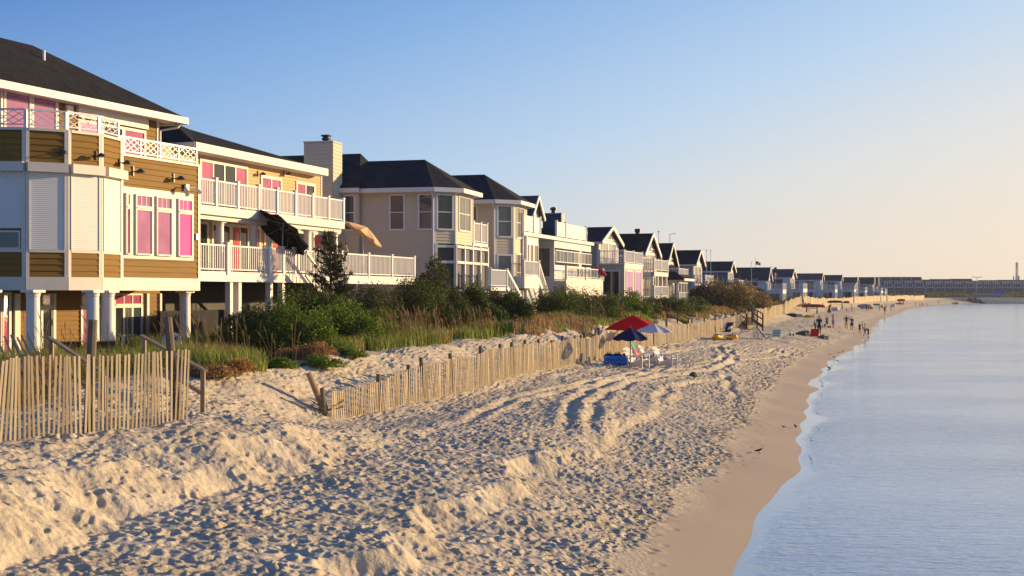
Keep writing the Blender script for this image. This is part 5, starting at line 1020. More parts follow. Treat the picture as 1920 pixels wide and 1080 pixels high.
def people():
    for n,c in (('navy_top',(.02,.03,.07)),('charcoal_top',(.02,.022,.03)),('purple_top',(.13,.08,.33)),('pink_top',(.55,.30,.38)),('denim',(.10,.18,.36)),('yellow_shorts',(.65,.38,.03)),('blue_top',(.02,.15,.55)),('white_top',(.65,.63,.62)),('black_suit',(.01,.011,.013)),('grey_top',(.25,.26,.28)),('red_top',(.42,.05,.04)),('brown_top',(.25,.13,.07))): cloth(n,c)
    def P(label, px, py, hp, face, pose, top, bottom, **k):
        g = gp(px,py); person(label,(g.x,g.y,g.z-.015),hp*g.y/F,math.radians(face),pose,top,bottom,**k)
    P('tall man in a dark navy shirt and shorts standing behind the red chair',1536,630,38,170,'armsdown','navy_top','charcoal_top',skin='skind')
    P('child in dark clothes reaching left in front of the tall man',1529,627,26,80,'reach','black_suit','black_suit')
    P('small child in a purple top beside the green ball',1550.5,614.5,21,190,'stand','purple_top','black_suit',hair='hairb')
    P('person in a pink top and denim shorts holding a hand to the face',1562,616,27,-80,'wave','pink_top','denim',hair='hairb')
    P('boy in a dark shirt and bright yellow shorts with elbows out',1587,616,26,-20,'hips','charcoal_top','yellow_shorts',long=True)
    P('person in a bright blue shirt and dark shorts with a raised arm, seen from behind',1597,619.5,27,-10,'wave','blue_top','charcoal_top',hair='hairb')
    P('child in a black shirt and shorts nearest the water group, facing the sea',1612,625,20,-60,'armsdown','black_suit','charcoal_top')
    P('little child in a pale top standing behind the wading group',1617,617,15.5,-100,'stand','white_top','charcoal_top')
    P('child in a white shirt and dark shorts standing at the edge of the water',1621.5,631,25,-90,'walk','white_top','charcoal_top')
    P('child in a black wetsuit bending over at the edge of the water',1628,630,23,90,'bend','black_suit','black_suit',long=True)
    P('person in a purple shirt sitting on the sand between the boats',1586.5,584.5,11,-120,'sit','purple_top','charcoal_top')
    P('person with pale top standing behind the seated purple-shirted one',1597,585,15,-90,'walk','white_top','brown_top')
    P('dark-haired person sitting on the sand beside the closed brown umbrella',1567,584.5,9,-100,'sit','grey_top','charcoal_top')
    P('distant person in dark clothes standing beside the blue-covered boats',1624.5,584,13,180,'stand','charcoal_top','charcoal_top')
    P('distant person in brown walking along the waterline',1658.5,590,17,-60,'walk','brown_top','redfab',skin='skind')
    P('distant person in grey beside the walker in brown',1670.5,585,13,-90,'stand','grey_top','denim')
    P('distant person in black standing left of the walker in brown',1649,583,11,-90,'stand','black_suit','black_suit')
    P('distant person in red and black between the kayaks and the walker',1661,583,12,90,'stand','red_top','charcoal_top')
    for px,py,h,lb,tp in ((1716.5,574.5,7.5,'tiny distant person in grey, leftmost of the five on the far sand','grey_top'),(1724.5,574.5,7.5,'tiny distant person in yellow, second of the five on the far sand','yellow_shorts'),(1728,574.8,7.5,'tiny distant person in black, third of the five on the far sand','black_suit'),(1731,575,7.5,'tiny distant person in brown, fourth of the five on the far sand','brown_top'),(1737.5,574,7,'tiny distant person in navy, rightmost of the five on the far sand','navy_top'),(1760,570.3,7.5,'tiny dark figure far along the beach near the rocks','black_suit')):
        P(lb,px,py,h,-90,'stand',tp,'charcoal_top')
# ================================================================== beach things
def stripes(name, cols, scale, axis=2, off=0):
    m, t, b = nt(name); N = t.nodes; L = t.links; tc = N.new('ShaderNodeTexCoord'); sp = N.new('ShaderNodeSeparateXYZ'); L.new(tc.outputs['Object'],sp.inputs[0])
    mu = N.new('ShaderNodeMath'); mu.operation = 'MULTIPLY_ADD'; mu.inputs[1].default_value = scale; mu.inputs[2].default_value = off; L.new(sp.outputs[axis],mu.inputs[0]); fr = N.new('ShaderNodeMath'); fr.operation = 'FRACT'; L.new(mu.outputs[0],fr.inputs[0])
    r = N.new('ShaderNodeValToRGB'); r.color_ramp.interpolation = 'CONSTANT'; el = r.color_ramp.elements
    for i,c in enumerate(cols):
        x = el[i] if i<2 else el.new(i/len(cols)); x.position = i/len(cols); x.color = (*c,1)
    L.new(fr.outputs[0],r.inputs[0]); L.new(r.outputs[0],b.inputs['Base Color']); b.inputs['Roughness'].default_value = .8; M[name] = m; return m
stripes('rainbow_fabric',[(.03,.3,.15),(.5,.35,.02),(.6,.10,.25),(.65,.2,.03),(.5,.05,.12),(.02,.30,.25)],1.0)
stripes('blue_stripe_fabric',[(.10,.38,.60),(.35,.62,.65),(.06,.25,.55),(.4,.6,.35)],3.0)
stripes('red_white_towel',[(.5,.02,.03),(.7,.68,.66)],5.5); stripes('black_white_towel',[(.02,.02,.02),(.02,.02,.02),(.02,.02,.02),(.5,.5,.5)],2.0,0)
stripes('flag_stripes',[(.45,.06,.07),(.6,.55,.52)],6.0); stripes('tower_bands',[(.5,.08,.04),(.55,.52,.5)],.12)
def umbrella(label, pos, R, H_, hc, m, n=8, tilt=(0,0), rz=0, pm='wood', val=True, pr=.025, group='beach umbrellas'):
    e = empty('beach_umbrella',pos,rz,label,'umbrella',group); T = Matrix.Rotation(tilt[0],3,'X')@Matrix.Rotation(tilt[1],3,'Y'); top = Vector((0,0,H_)); base = top-Vector((0,0,hc))
    def q(r,a,z): return base+T@Vector((r*math.cos(a),r*math.sin(a),z))
    mb = MB(); rings = [(0.03,hc),(R*.35,hc*.72),(R*.7,hc*.38),(R,0)]
    vs = []; fs = []; K = n*4
    for r,z in rings:
        for k in range(K):
            a = 2*PI*k/K; ph = (k%4)/4; sag = 1-math.sin(PI*ph)*.05*(r/R); poly = math.cos(PI/n)/math.cos(PI/n-(2*PI/n)*(ph if ph<=.5 else 1-ph)) if n<=6 else 1
            pp = math.cos(PI/n)/math.cos(abs(ph-.5)*2*PI/n); vs.append(q(r*pp*sag if r>.05 else r,a,z-(.06*math.sin(PI*ph)*r/R)))
    for i in range(3):
        for k in range(K): fs.append((i*K+k,i*K+(k+1)%K,(i+1)*K+(k+1)%K,(i+1)*K+k))
    if val:
        o = len(vs)
        for k in range(K): v = vs[3*K+k]; vs.append(v+T@Vector((0,0,-.07)))
        for k in range(K): fs.append((3*K+k,3*K+(k+1)%K,o+(k+1)%K,o+k))
    fs.append(tuple(range(K))); mb.add(vs,[f[::-1] for f in fs]); mb.build('canopy',M[m],e)
    rb = MB()
    for k in range(n):
        a = 2*PI*k/n; pts = [q(r*.98,a,z-.025) for r,z in rings]; rb.tube(pts,.009,5); rb.tube([q(.03,a,hc*.15),q(R*.5,a,hc*.53)],.008,5)
    rb.build('ribs',M['metal'] if pm!='wood' else M['wood'],e)
    mb = MB(); mb.tube([(0,0,-.35),(0,0,H_-hc*.9)],pr,8); mb.tube([tuple(Vector((0,0,H_-hc*.9))),tuple(top+T@Vector((0,0,.06))-Vector((0,0,0)))],pr*.8,8); mb.build('pole',M[pm],e); return e
def adirondack(label, pos, rz, m='white', rec=.5, ott=False):
    e = empty('beach_chair',pos,rz,label,'chair','chairs under the umbrellas'); s = .28
    mb = MB()
    for k in range(6): y = .28-k*.1; z = .38-k*.028; mb.box(-s,s,y,y+.085,z,z+.02)
    mb.build('seat',M[m],e); mb = MB()
    for k in range(6):
        x = -s+.03+k*.1; h = .72+.10*math.sin(PI*(k+.5)/6); mb.bar((x,-.26,.22),(x*1.15,-.26-h*rec,.22+h*.85),.085,.018,up=(0,1,0))
    mb.bar((-s,-.33,.42),(s,-.33,.42),.05,.03); mb.bar((-s,-.50,.78),(s,-.50,.78),.05,.03); mb.build('backrest',M[m],e)
    for x in (-1,1):
        mb = MB(); mb.box(x*s-.02 if x>0 else x*s-.10,x*s+.10 if x>0 else x*s+.02,-.42,.38,.54,.565); mb.build('armrest',M[m],e)
        mb = MB(); mb.bar((x*(s+.03),.34,-.03),(x*(s+.03),.34,.54),.09,.03,up=(1,0,0)); mb.build('leg',M[m],e); mb = MB(); mb.bar((x*(s+.02),.34,.34),(x*(s+.02),-.55,-.02),.03,.10); mb.bar((x*(s+.03),-.34,.1),(x*(s+.03),-.38,.54),.06,.03,up=(1,0,0)); mb.build('leg',M[m],e)
    return e
def sling_chair(label, pos, rz, fab, w=.55, bh=.62, seat=.28, frame='metal', lean=.45, group='folding beach chairs'):
    e = empty('folding_chair',pos,rz,label,'chair',group); h = w/2; a = (.24,seat+.03); b = (-.2,seat-.04); c = (-.2-bh*lean,seat-.04+bh)
    mb = MB(); pts = [a,(0,seat-.05),b,(b[0]-bh*lean*.5,b[1]+bh*.48),c]; vs = []; fs = []
    for y,z in pts: vs += [(-h,y,z),(h,y,z),(h,y-.004,z-.012),(-h,y-.004,z-.012)]
    for i in range(len(pts)-1):
        for k in range(4): fs.append((i*4+k,i*4+(k+1)%4,i*4+4+(k+1)%4,i*4+4+k))
    mb.add(vs,fs); mb.build('fabric',M[fab],e); mb = MB()
    for x in (-h-.012,h+.012):
        mb.tube([(x,a[0],a[1]),(x,b[0],b[1]),(x,c[0],c[1])],.014,6); mb.tube([(x,.26,-.03),(x,-.02,seat+.2),(x,-.28,seat+.26)],.013,6); mb.tube([(x,-.35,-.03),(x,.2,seat+.2)],.013,6); mb.tube([(x,.24,seat+.22),(x,-.3,seat+.22)],.022,6)
    mb.tube([(-h,c[0],c[1]),(h,c[0],c[1])],.014,6); mb.tube([(-h,.26,-.02),(h,.26,-.02)],.013,6); mb.tube([(-h,-.35,-.02),(h,-.35,-.02)],.013,6); mb.build('frame',M[frame],e); return e
def boat(name, label, pos, rz, L, W, Hh, m, cat='kayak', rocker=.12, cockpit=True, group='boats and kayaks on the sand', flip=False, roll=0):
    e = empty(name,pos,rz,label,cat,group); N_=22; K=10; vs=[]; fs=[]
    for i in range(N_+1):
        t = i/N_*2-1; w = W/2*max(.0,(1-abs(t)**2.3))**.75+.008; z0 = rocker*abs(t)**3*1.6; hh = Hh*(.6+.4*(1-abs(t)**2))
        for k in range(K):
            a = 2*PI*k/K; y = w*math.cos(a); z = math.sin(a); zz = z0+hh*.5+(z*hh*.5 if z<0 else z*hh*.38); vs.append((t*L/2,y,(Hh+rocker-zz) if flip else zz))
    for i in range(N_):
        for k in range(K): fs.append((i*K+k,i*K+(k+1)%K,(i+1)*K+(k+1)%K,(i+1)*K+k))
    fs += [tuple(range(K)),tuple(N_*K+k for k in range(K))[::-1]]
    mb = MB(); mb.add(vs,fs); mb.build('hull',M[m],e,smooth=True,fix=True)
    if cockpit and not flip:
        mb = MB(); mb.tube([(.36*math.cos(a)*L*.13/.36,.75*W/2*math.sin(a),Hh*.86+.02) for a in np.linspace(0,2*PI,17)],.02,6,False); mb.build('cockpit_rim',M['hull_black'],e); mb = MB(); mb.box(-L*.09,L*.09,-W*.3,W*.3,Hh*.78,Hh*.885); mb.build('seat',M['hull_black'],e)
    return e
def rack(label, pos, rz, L=2.6, h=.75, m='darkwood'):
    e = empty('boat_rack',pos,rz,label,'rack')
    for x in (-L/2,L/2):
        mb = MB(); mb.bar((x,-.45,0),(x,.1,h),.09); mb.bar((x,.45,0),(x,-.1,h),.09); mb.bar((x,-.5,h),(x,.5,h),.09); mb.bar((x,-.3,h*.35),(x,.3,h*.35),.07); mb.build('trestle',M[m],e)
    mb = MB(); mb.bar((-L/2,0,h*.8),(L/2,0,h*.8),.08); mb.bar((-L/2,0,h*.8),(-L/2+.5,0,.3),.06); mb.build('rail',M[m],e); return e
def flagpole(label, px, py0, py1, Y, flag=None, r=.05):
    p = at(px,py1,Y); g = gz(p.x,Y); e = empty('flagpole',(p.x,Y,g-.1),0,label,'flagpole','flagpoles and masts'); H_ = at(px,py0,Y).z-g; mb = MB(); mb.tube([(0,0,0),(0,0,H_)],[r,r*.55],8); mb.build('pole',M['whitecool'],e); mb = MB(); mb.lathe([(.02,0),(.09,.06),(.09,.1),(.02,.16)],(0,0,H_),8); mb.build('finial',M['metal'],e)
    if flag:
        L, hh, z = flag; vs=[]; fs=[]; n=10
        for i in range(n+1):
            for j,zz in enumerate((z,z-hh)): vs.append((.05+L*i/n,.12*math.sin(i*.9)*i/n*2,zz-.25*L*(i/n)**2))
        for i in range(n): fs.append((2*i,2*i+1,2*i+3,2*i+2))
        mb = MB(); mb.add(vs,fs); f = mb.build('flag',M['flag_stripes'],e); mb = MB(); mb.add([(v[0],v[1]-.02,v[2]+(-(0 if k%2==0 else -hh*.45))) for k,v in enumerate(vs[:10])],fs[:4]); mb.build('canton',M['flagb'],f)
    return e
def bird(label, px, py, hpx, m='bird', face=0, gull=False):
    g = gp(px,py); k = hpx*g.y/F/.30; e = empty('gull' if gull else 'crow',g,face,label,'bird','birds at the water edge'); 
    J = [(Vector((0,0,.17))*k,.055*k,.05*k),(Vector((0,.07,.20))*k,.05*k,.048*k),(Vector((0,.12,.245))*k,.028*k),(Vector((0,.145,.275))*k,.032*k),(Vector((0,-.09,.15))*k,.04*k,.03*k),(Vector((0,-.22,.11))*k,.035*k,.010*k)]
    ex = MB()
    for s in (-1,1): ex.tube([(s*.025*k,0,.13*k),(s*.028*k,.015*k,.0)],.006*k,5); ex.tube([(s*.028*k,.015*k,.006*k),(s*.03*k,.06*k,.004*k)],.006*k,5)
    skin_mesh('body',J,[(0,1),(1,2),(2,3),(0,4),(4,5)],m,e,ex); mb = MB(); mb.tube([(0,.17*k,.277*k),(0,.225*k,.268*k)],[.012*k,.003*k],6); mb.build('beak',M['beak'],e)
    for s in (-1,1): mb = MB(); mb.add([(s*.055*k,.06*k,.20*k),(s*.062*k,-.05*k,.21*k),(s*.03*k,-.24*k,.13*k),(s*.052*k,-.06*k,.14*k),(s*.04*k,.04*k,.15*k)],[(0,1,2,3,4)]); mb.build('wing',M['gullg' if gull else m],e)
def bag(label, pos, sx, sy, sz, m='black', rz=0, name='beach_bag', cat='bag'):
    e = empty(name,pos,rz,label,cat); bm = bmesh.new(); bmesh.ops.create_icosphere(bm,subdivisions=3,radius=1)
    for v in bm.verts: n = 1+.18*float(vn(v.co.x*2+pos[0]*3,v.co.y*2+v.co.z*2,90)); v.co = Vector((v.co.x*sx*n,v.co.y*sy*n,max(-.6,v.co.z)*sz*n+sz*.5))
    me = bpy.data.meshes.new('bag_body'); bm.to_mesh(me); bm.free(); me.materials.append(M[m]); me.polygons.foreach_set('use_smooth',[True]*len(me.polygons)); o = bpy.data.objects.new('bag_body',me); COL.objects.link(o); o.parent = e
    mb = MB(); mb.tube([(-sx*.5,0,sz*1.2),(-sx*.3,0,sz*1.75),(sx*.3,0,sz*1.75),(sx*.5,0,sz*1.2)],.015,5); mb.build('handle',M[m],e); return e
def ball(label, pos, r, m, cat='ball', name='beach_ball'):
    mb = MB(); mb.lathe([(r*math.sin(a),r-r*math.cos(a)) for a in np.linspace(.08,PI-.08,12)],(0,0,0),18); o = mb.build(name,M[m],None,True); o.location = pos; tag(o,label,cat); return o
def beach_things():
    g = gp(1182,692); umbrella('navy blue beach umbrella in front of the blue raft',(g.x,g.y,g.z),67/2*g.y/F,77*g.y/F,19*g.y/F,'navycloth',8,rz=.2)
    gr = at(1187,680,gp(1226,677).y+2.6); z = gz(gr.x,gr.y); Y = gr.y; umbrella('largest beach umbrella, red with a square canopy, behind the navy one',(gr.x,Y,z),66*Y/F,at(1187,591,Y).z-z,26*Y/F,'redcloth',4,rz=.55,val=False,pr=.035)
    gw = gp(1226,677); umbrella('white beach umbrella on a dark pole behind the white chairs',(gw.x,gw.y,gw.z),37*gw.y/F,67*gw.y/F,15*gw.y/F,'whitecloth',8,rz=.1,pm='darkwood',val=False)
    # raft with bags
    r = gp(1163,684); e = empty('inflatable_raft',(r.x,r.y,r.z),.25,'blue inflatable raft on the sand under the navy umbrella','raft'); mb = MB(); N_=24
    for zz,rr in ((.12,.13),(.30,.11)): mb.tube([(.70*math.cos(a),.34*math.sin(a),zz) for a in np.linspace(0,2*PI,N_+1)],rr,8,False)
    mb.build('tubes',M['hull_blue'],e,True); mb = MB(); mb.lathe([(.05,0),(.36,.02),(.36,.06),(.05,.08)],(0,0,0),16); fl = mb.build('floor',M['hull_blue'],e); fl.scale = (1.7,.9,1)
    for dx,dy,sx,lb in ((-.50,.1,.26,'lumpy black bag at the left end of the blue raft'),(-.12,.12,.27,'round black bag in the middle of the blue raft'),(.32,.35,.24,'black bag behind the navy umbrella pole, at the right end of the raft')): bag(lb,(r.x+dx,r.y+dy,r.z+.26),sx,.2,.18,rz=dx)
    g = gp(1197,690); adirondack('white slatted beach chair between the navy umbrella pole and the rainbow chair',(g.x,g.y,g.z),-2.2)
    g = gp(1212,689); sling_chair('tall-backed folding chair with rainbow striped fabric',(g.x,g.y+.1,g.z),-1.9,'rainbow_fabric',.56,.95,.25,lean=.5)
    g = gp(1226,684); adirondack('white slatted beach chair directly behind the white umbrella pole',(g.x,g.y+.5,g.z),-1.9)
    g = gp(1251,689); adirondack('white plastic chair right of the white umbrella, next to the low footstool',(g.x,g.y,g.z),-2.05)
    g = gp(1277,691); e = empty('footstool',(g.x,g.y,g.z),.3,'low curved white plastic footstool at the right end of the chairs','stool'); mb = MB()
    for k in range(7): x = -.3+k*.1; mb.box(x,x+.085,-.24,.24,.26-.03*abs(k-3)/3,.285-.03*abs(k-3)/3)
    mb.build('seat',M['white'],e)
    for x in (-.31,.33):
        for y in (-.2,.2): mb = MB(); mb.bar((x,y,-.03),(x,y,.25),.045); mb.build('leg',M['white'],e)
    g = gp(1210,695); bag('small white and red towel heap in front of the rainbow chair',(g.x,g.y,g.z),.18,.14,.07,'whitecool',name='towel_heap',cat='towel')
    g = gp(1300,706); e = empty('sand_lump',g,0,'lump of damp sand right of the footstool','sand lump'); mb = MB(); mb.lathe([(.22,-.05),(.17,.08),(.10,.18),(.02,.2)],(0,0,0),9); mb.build('lump',M['wetmound'],e)
    # yellow kayaks and wrapped thing by the fence
    g = gp(1345,637); boat('kayak','dark yellow kayak lying at the foot of the fence, left one of the pair',(g.x,g.y,g.z),-1.75,2.4,.8,.36,'hull_yellow'); g = gp(1371,637); boat('kayak','bright yellow kayak pointing at the camera, right one of the pair',(g.x,g.y,g.z),-1.45,2.4,.8,.38,'hull_yellow')
    g = gp(1361,629); sling_chair('navy folding chair draped with a white towel behind the yellow kayaks',(g.x,g.y,g.z),.5,'navycloth',.6,.75,.35); bag('white towel bundle hanging over the navy folding chair',(g.x+.12,g.y-.15,g.z+.55),.36,.2,.32,'whitecool',name='towel_bundle',cat='towel')
    for px,py,lb in ((1381,627,'thin dark square metal frame standing on the sand, left of two'),(1397,623.5,'thin dark square metal frame standing on the sand, right of two')):
        g = gp(px,py); e = empty('metal_frame',(g.x,g.y,g.z-.05),.05,lb,'frame','square metal frames'); mb = MB(); w=.62; h=1.0
        for x in (-w/2,w/2): mb.tube([(x,0,0),(x,0,h)],.017,6)
        for z in (.12,h*.6 if px<1390 else .3,h): mb.tube([(-w/2,0,z),(w/2,0,z)],.017,6)
        mb.build('frame_tube',M['black'],e)
    g = gp(1421,636); e = empty('garden_chair',(g.x,g.y,g.z),-2.6,'green metal garden chair with round slatted back','chair'); mb = MB()
    for x in (-.22,.22):
        for y in (-.2,.2): mb.tube([(x,y,0),(x,y,.42)],.014,6)
    mb.build('leg_frame',M['hull_green'],e); mb = MB(); mb.box(-.24,.24,-.22,.22,.42,.445); mb.build('seat',M['hull_green'],e); mb = MB(); mb.tube([(-.22,-.22,.42),(-.25,-.3,.75),(-.15,-.34,.95),(.15,-.34,.95),(.25,-.3,.75),(.22,-.22,.42)],.016,6)
    for x in (-.14,-.07,0,.07,.14): mb.tube([(x,-.22,.44),(x,-.335,.93)],.009,5)
    mb.build('backrest',M['hull_green'],e)
    g = gp(1440,638); sling_chair('low black reclining beach chair beside the blue striped chair',(g.x,g.y,g.z),-1.9,'blackcloth',.55,.85,.22,lean=.8)
    g = gp(1453,638); sling_chair('blue and green striped folding chair with its back to the camera',(g.x,g.y,g.z),.15,'blue_stripe_fabric',.62,.55,.32,frame='whitecool')
    g = gp(1525,640.5); sling_chair('red folding chair with its back to the camera in front of the sand pile',(g.x,g.y,g.z),.1,'redfab',.68,.62,.4,frame='whitecool')
    def mound(label,px,py,wp,hp):
        g = gp(px,py); e = empty('sand_pile',(g.x,g.y,g.z-.05),0,label,'sand pile'); k = g.y/F; bm = bmesh.new(); bmesh.ops.create_icosphere(bm,subdivisions=4,radius=1)
        for v in bm.verts: n = 1+.5*float(vn(v.co.x*2.3+px,v.co.y*2.3+v.co.z,91))+.15*float(vn(v.co.x*8,v.co.y*8+v.co.z*5,92)); v.co = Vector((v.co.x*wp*k/2*n,v.co.y*wp*k*.4*n,max(-.1,v.co.z)*hp*k*n))
        me = bpy.data.meshes.new('pile'); bm.to_mesh(me); bm.free(); me.materials.append(M['wetmound']); o = bpy.data.objects.new('pile',me); COL.objects.link(o); o.parent = e
    mound('big pile of dark damp sand behind the red chair',1508,629,28,11); mound('small heap of dark damp sand right of the red chair',1543,636,22,8)
    for px,py,rp,m,lb in ((1547,614,3,'greenball','green beach ball beside the child in purple'),(1482,628.5,2.8,'greenball','green toy bucket left of the big sand pile'),(1488,629,2.4,'purp','purple toy ball left of the big sand pile')): g = gp(px,py); ball(lb,g,rp*g.y/F,m)
    g = gp(1556,616); e = boat('float_tube','orange and purple inflatable lying at the feet of the person in pink',(g.x,g.y,g.z),0,9*g.y/F,.5,.3,'orange',cat='inflatable',cockpit=False)
    g = gp(1555,588.5); k = g.y/F; e = empty('closed_umbrella',g,0,'closed brown umbrella standing upright on the sand','umbrella'); mb = MB(); mb.lathe([(.03*1,17*k),(.14,14*k),(.26,7*k),(.36,2.5*k),(.28,2.2*k)],(0,0,0),10); mb.build('canopy',M['browncloth'],e); mb = MB(); mb.tube([(0,0,-.1),(0,0,18*k)],.03,6); mb.build('pole',M['wood'],e)
    # racks and boats
    g = gp(1522,588); rack('dark trestle rack carrying the red canoe',(g.x,g.y,g.z),.0,20*g.y/F,.95); k = g.y/F; boat('canoe','dark red canoe lying on a trestle rack',(g.x+.3,g.y,g.z+.68),0,45*k,.9,.62,'hull_red',cat='canoe',rocker=.15,flip=True); boat('canoe','yellow canoe behind the red canoe, only its left end showing',(g.x-.4,g.y+1.4,g.z+.85),0.0,40*k,.8,.5,'hull_yellow',cat='canoe',flip=True)
    g = gp(1514,595.5); boat('kayak','long yellow kayak lying on the sand beside dark bags',(g.x,g.y,g.z),0,31*g.y/F,.7,.35,'hull_yellow'); g = gp(1489,594); bag('dark heap of bags at the left end of the long yellow kayak',(g.x-.3,g.y,g.z),.9,.4,.3,rz=0); bag('grey bag leaning against the long yellow kayak',(g.x+.7,g.y-.2,g.z),.5,.3,.22,'greysid')
    g = gp(1568,580); k = g.y/F; rack('distant boat rack under the black and red canoes',(g.x,g.y,g.z),0,22*k,1.3); boat('canoe','black canoe on the distant rack',(g.x-.2,g.y,g.z+1.05),0,30*k,.95,.6,'hull_black',cat='canoe',flip=True); boat('canoe','bright red kayak at the right end of the black canoe',(g.x+2.4,g.y+1.5,g.z+.95),0,14*k,.9,.6,'hull_red',cat='kayak',flip=True)
    g = gp(1566,583); boat('dinghy','white dinghy with green trim under the black canoe',(g.x,g.y,g.z),.2,16*g.y/F,1.3,.7,'hull_white',cat='dinghy'); 
    g = gp(1622,580); k = g.y/F; boat('sailing_dinghy','pale blue-grey covered dinghy behind the person in dark clothes',(g.x,g.y,g.z+.3),0,28*k,1.6,1.0,'bluegrey',cat='dinghy',cockpit=False); rack('rack under the pale covered dinghy',(g.x,g.y,g.z-.2),0,14*k,.5); g = gp(1634,580); boat('kayak','orange kayak right of the pale covered dinghy',(g.x,g.y,g.z),0,9*k,.7,.4,'hull_orange')
    g = gp(1644,577); boat('canoe','green canoe near the bend of the beach',(g.x,g.y,g.z+.5),0,14*g.y/F,1,.6,'hull_green',cat='canoe',cockpit=False); g = gp(1654,577.5); boat('kayak','small orange kayak right of the green canoe',(g.x,g.y,g.z),.1,6*g.y/F,.8,.7,'hull_orange')
    g = gp(1690,571); k = g.y/F; boat('canoe','red canoe in front of the farthest fence',(g.x,g.y,g.z+1.0),0,16*k,1.2,.9,'hull_red',cat='canoe',cockpit=False); boat('kayak','orange kayak lying below the farthest red canoe',(g.x-1,g.y-2,g.z),.05,17*k,1,.6,'hull_orange'); rack('rack under the farthest red canoe',(g.x,g.y,g.z),0,8*k,1.0)
    g = gp(1675,576); boat('dinghy','white and teal dinghy near the farthest fence',(g.x,g.y,g.z),.3,8*g.y/F,1.4,.9,'hull_white',cat='dinghy'); g = gp(1792,570); boat('dinghy','tiny red dinghy drawn up at the far end of the sand',(g.x,g.y,g.z),0,15*g.y/F,1.8,.8,'hull_orange',cat='dinghy')
    # birds
    bird('black bird on the wet sand, nearest the camera and leftmost of three',1423,851,12,face=-1.9); bird('black bird with body level on the wet sand left of its upright companion',1469,804,7,face=1.6); bird('black bird standing upright at the water edge',1491,804,9,face=.2)
    bird('small dark bird standing in the shallow water',1554,694,8,face=.4); bird('grey-backed gull on the wet sand above the dark wading bird',1563,672.5,6,'gullw',1.5,True); bird('white gull standing behind the grey-backed one',1573,664.5,5,'gullw',1.2,True); bird('black-headed gull at the water edge, farthest right of the gulls',1581,661,5,'gullw',-1.4,True); bird('black-tailed dark gull lying low at the water line',1570,678,4,face=-1.5); bird('pale gull on the sand, farthest left of the gulls',1555,667,4.5,'gullw',1.4,True)
    # poles and flags
    flagpole('tall white pole in front of the narrow A-shaped gable house',1235,434,560,122); flagpole('left one of two thin white poles in front of the blue house',1325,469,545,168); flagpole('right one of two thin white poles in front of the blue house',1332.5,470,540,168)
    flagpole('white pole in front of the grey house with the broad roof',1409,492,560,205); flagpole('distant pole with a striped flag flying above the roofs',1416.5,484,520,240,(.9,.65,8.3)).children
    flagpole('white pole with a hanging striped flag before the house with blue-grey roof',1447,499,560,236,(1.0,1.1,6.1)); flagpole('thin double white pole at the beach in front of the low grey house',1610.5,529,566,345)
    flagpole('thick white lamp pole in front of the pale green house',1663,541,568,420,r=.25); flagpole('short white mast beside the farthest fence',1651,545,566,400,r=.15)
    g = at(1256,440,133); e = empty('roof_antenna',(g.x,133,at(1256,456,133).z),0,'thin television antenna on the roof behind the steep gable','antenna'); mb = MB(); mb.tube([(0,0,-1),(0,0,1.0)],.03,6); mb.tube([(0,0,.9),(.55,0,1.0)],.02,5); mb.tube([(.55,-.2,1.0),(.4,.2,1.05)],.02,5); mb.build('mast',M['metal'],e)
    p = at(1112,508,97); e = empty('folded_umbrella',(p.x,97,p.z),0,'folded maroon patio umbrella leaning over the white terrace fence','umbrella'); mb = MB(); mb.tube([(-.15,0,.25),(.1,0,.15),(.6,0,-.1),(1.0,0,-.38)],[.05,.22,.26,.12],10); mb.build('canopy',M['hull_red'],e); mb = MB(); mb.tube([(-.3,0,.32),(.2,0,.05),(.25,0,-2)],.03,6); mb.build('pole',M['wood'],e)
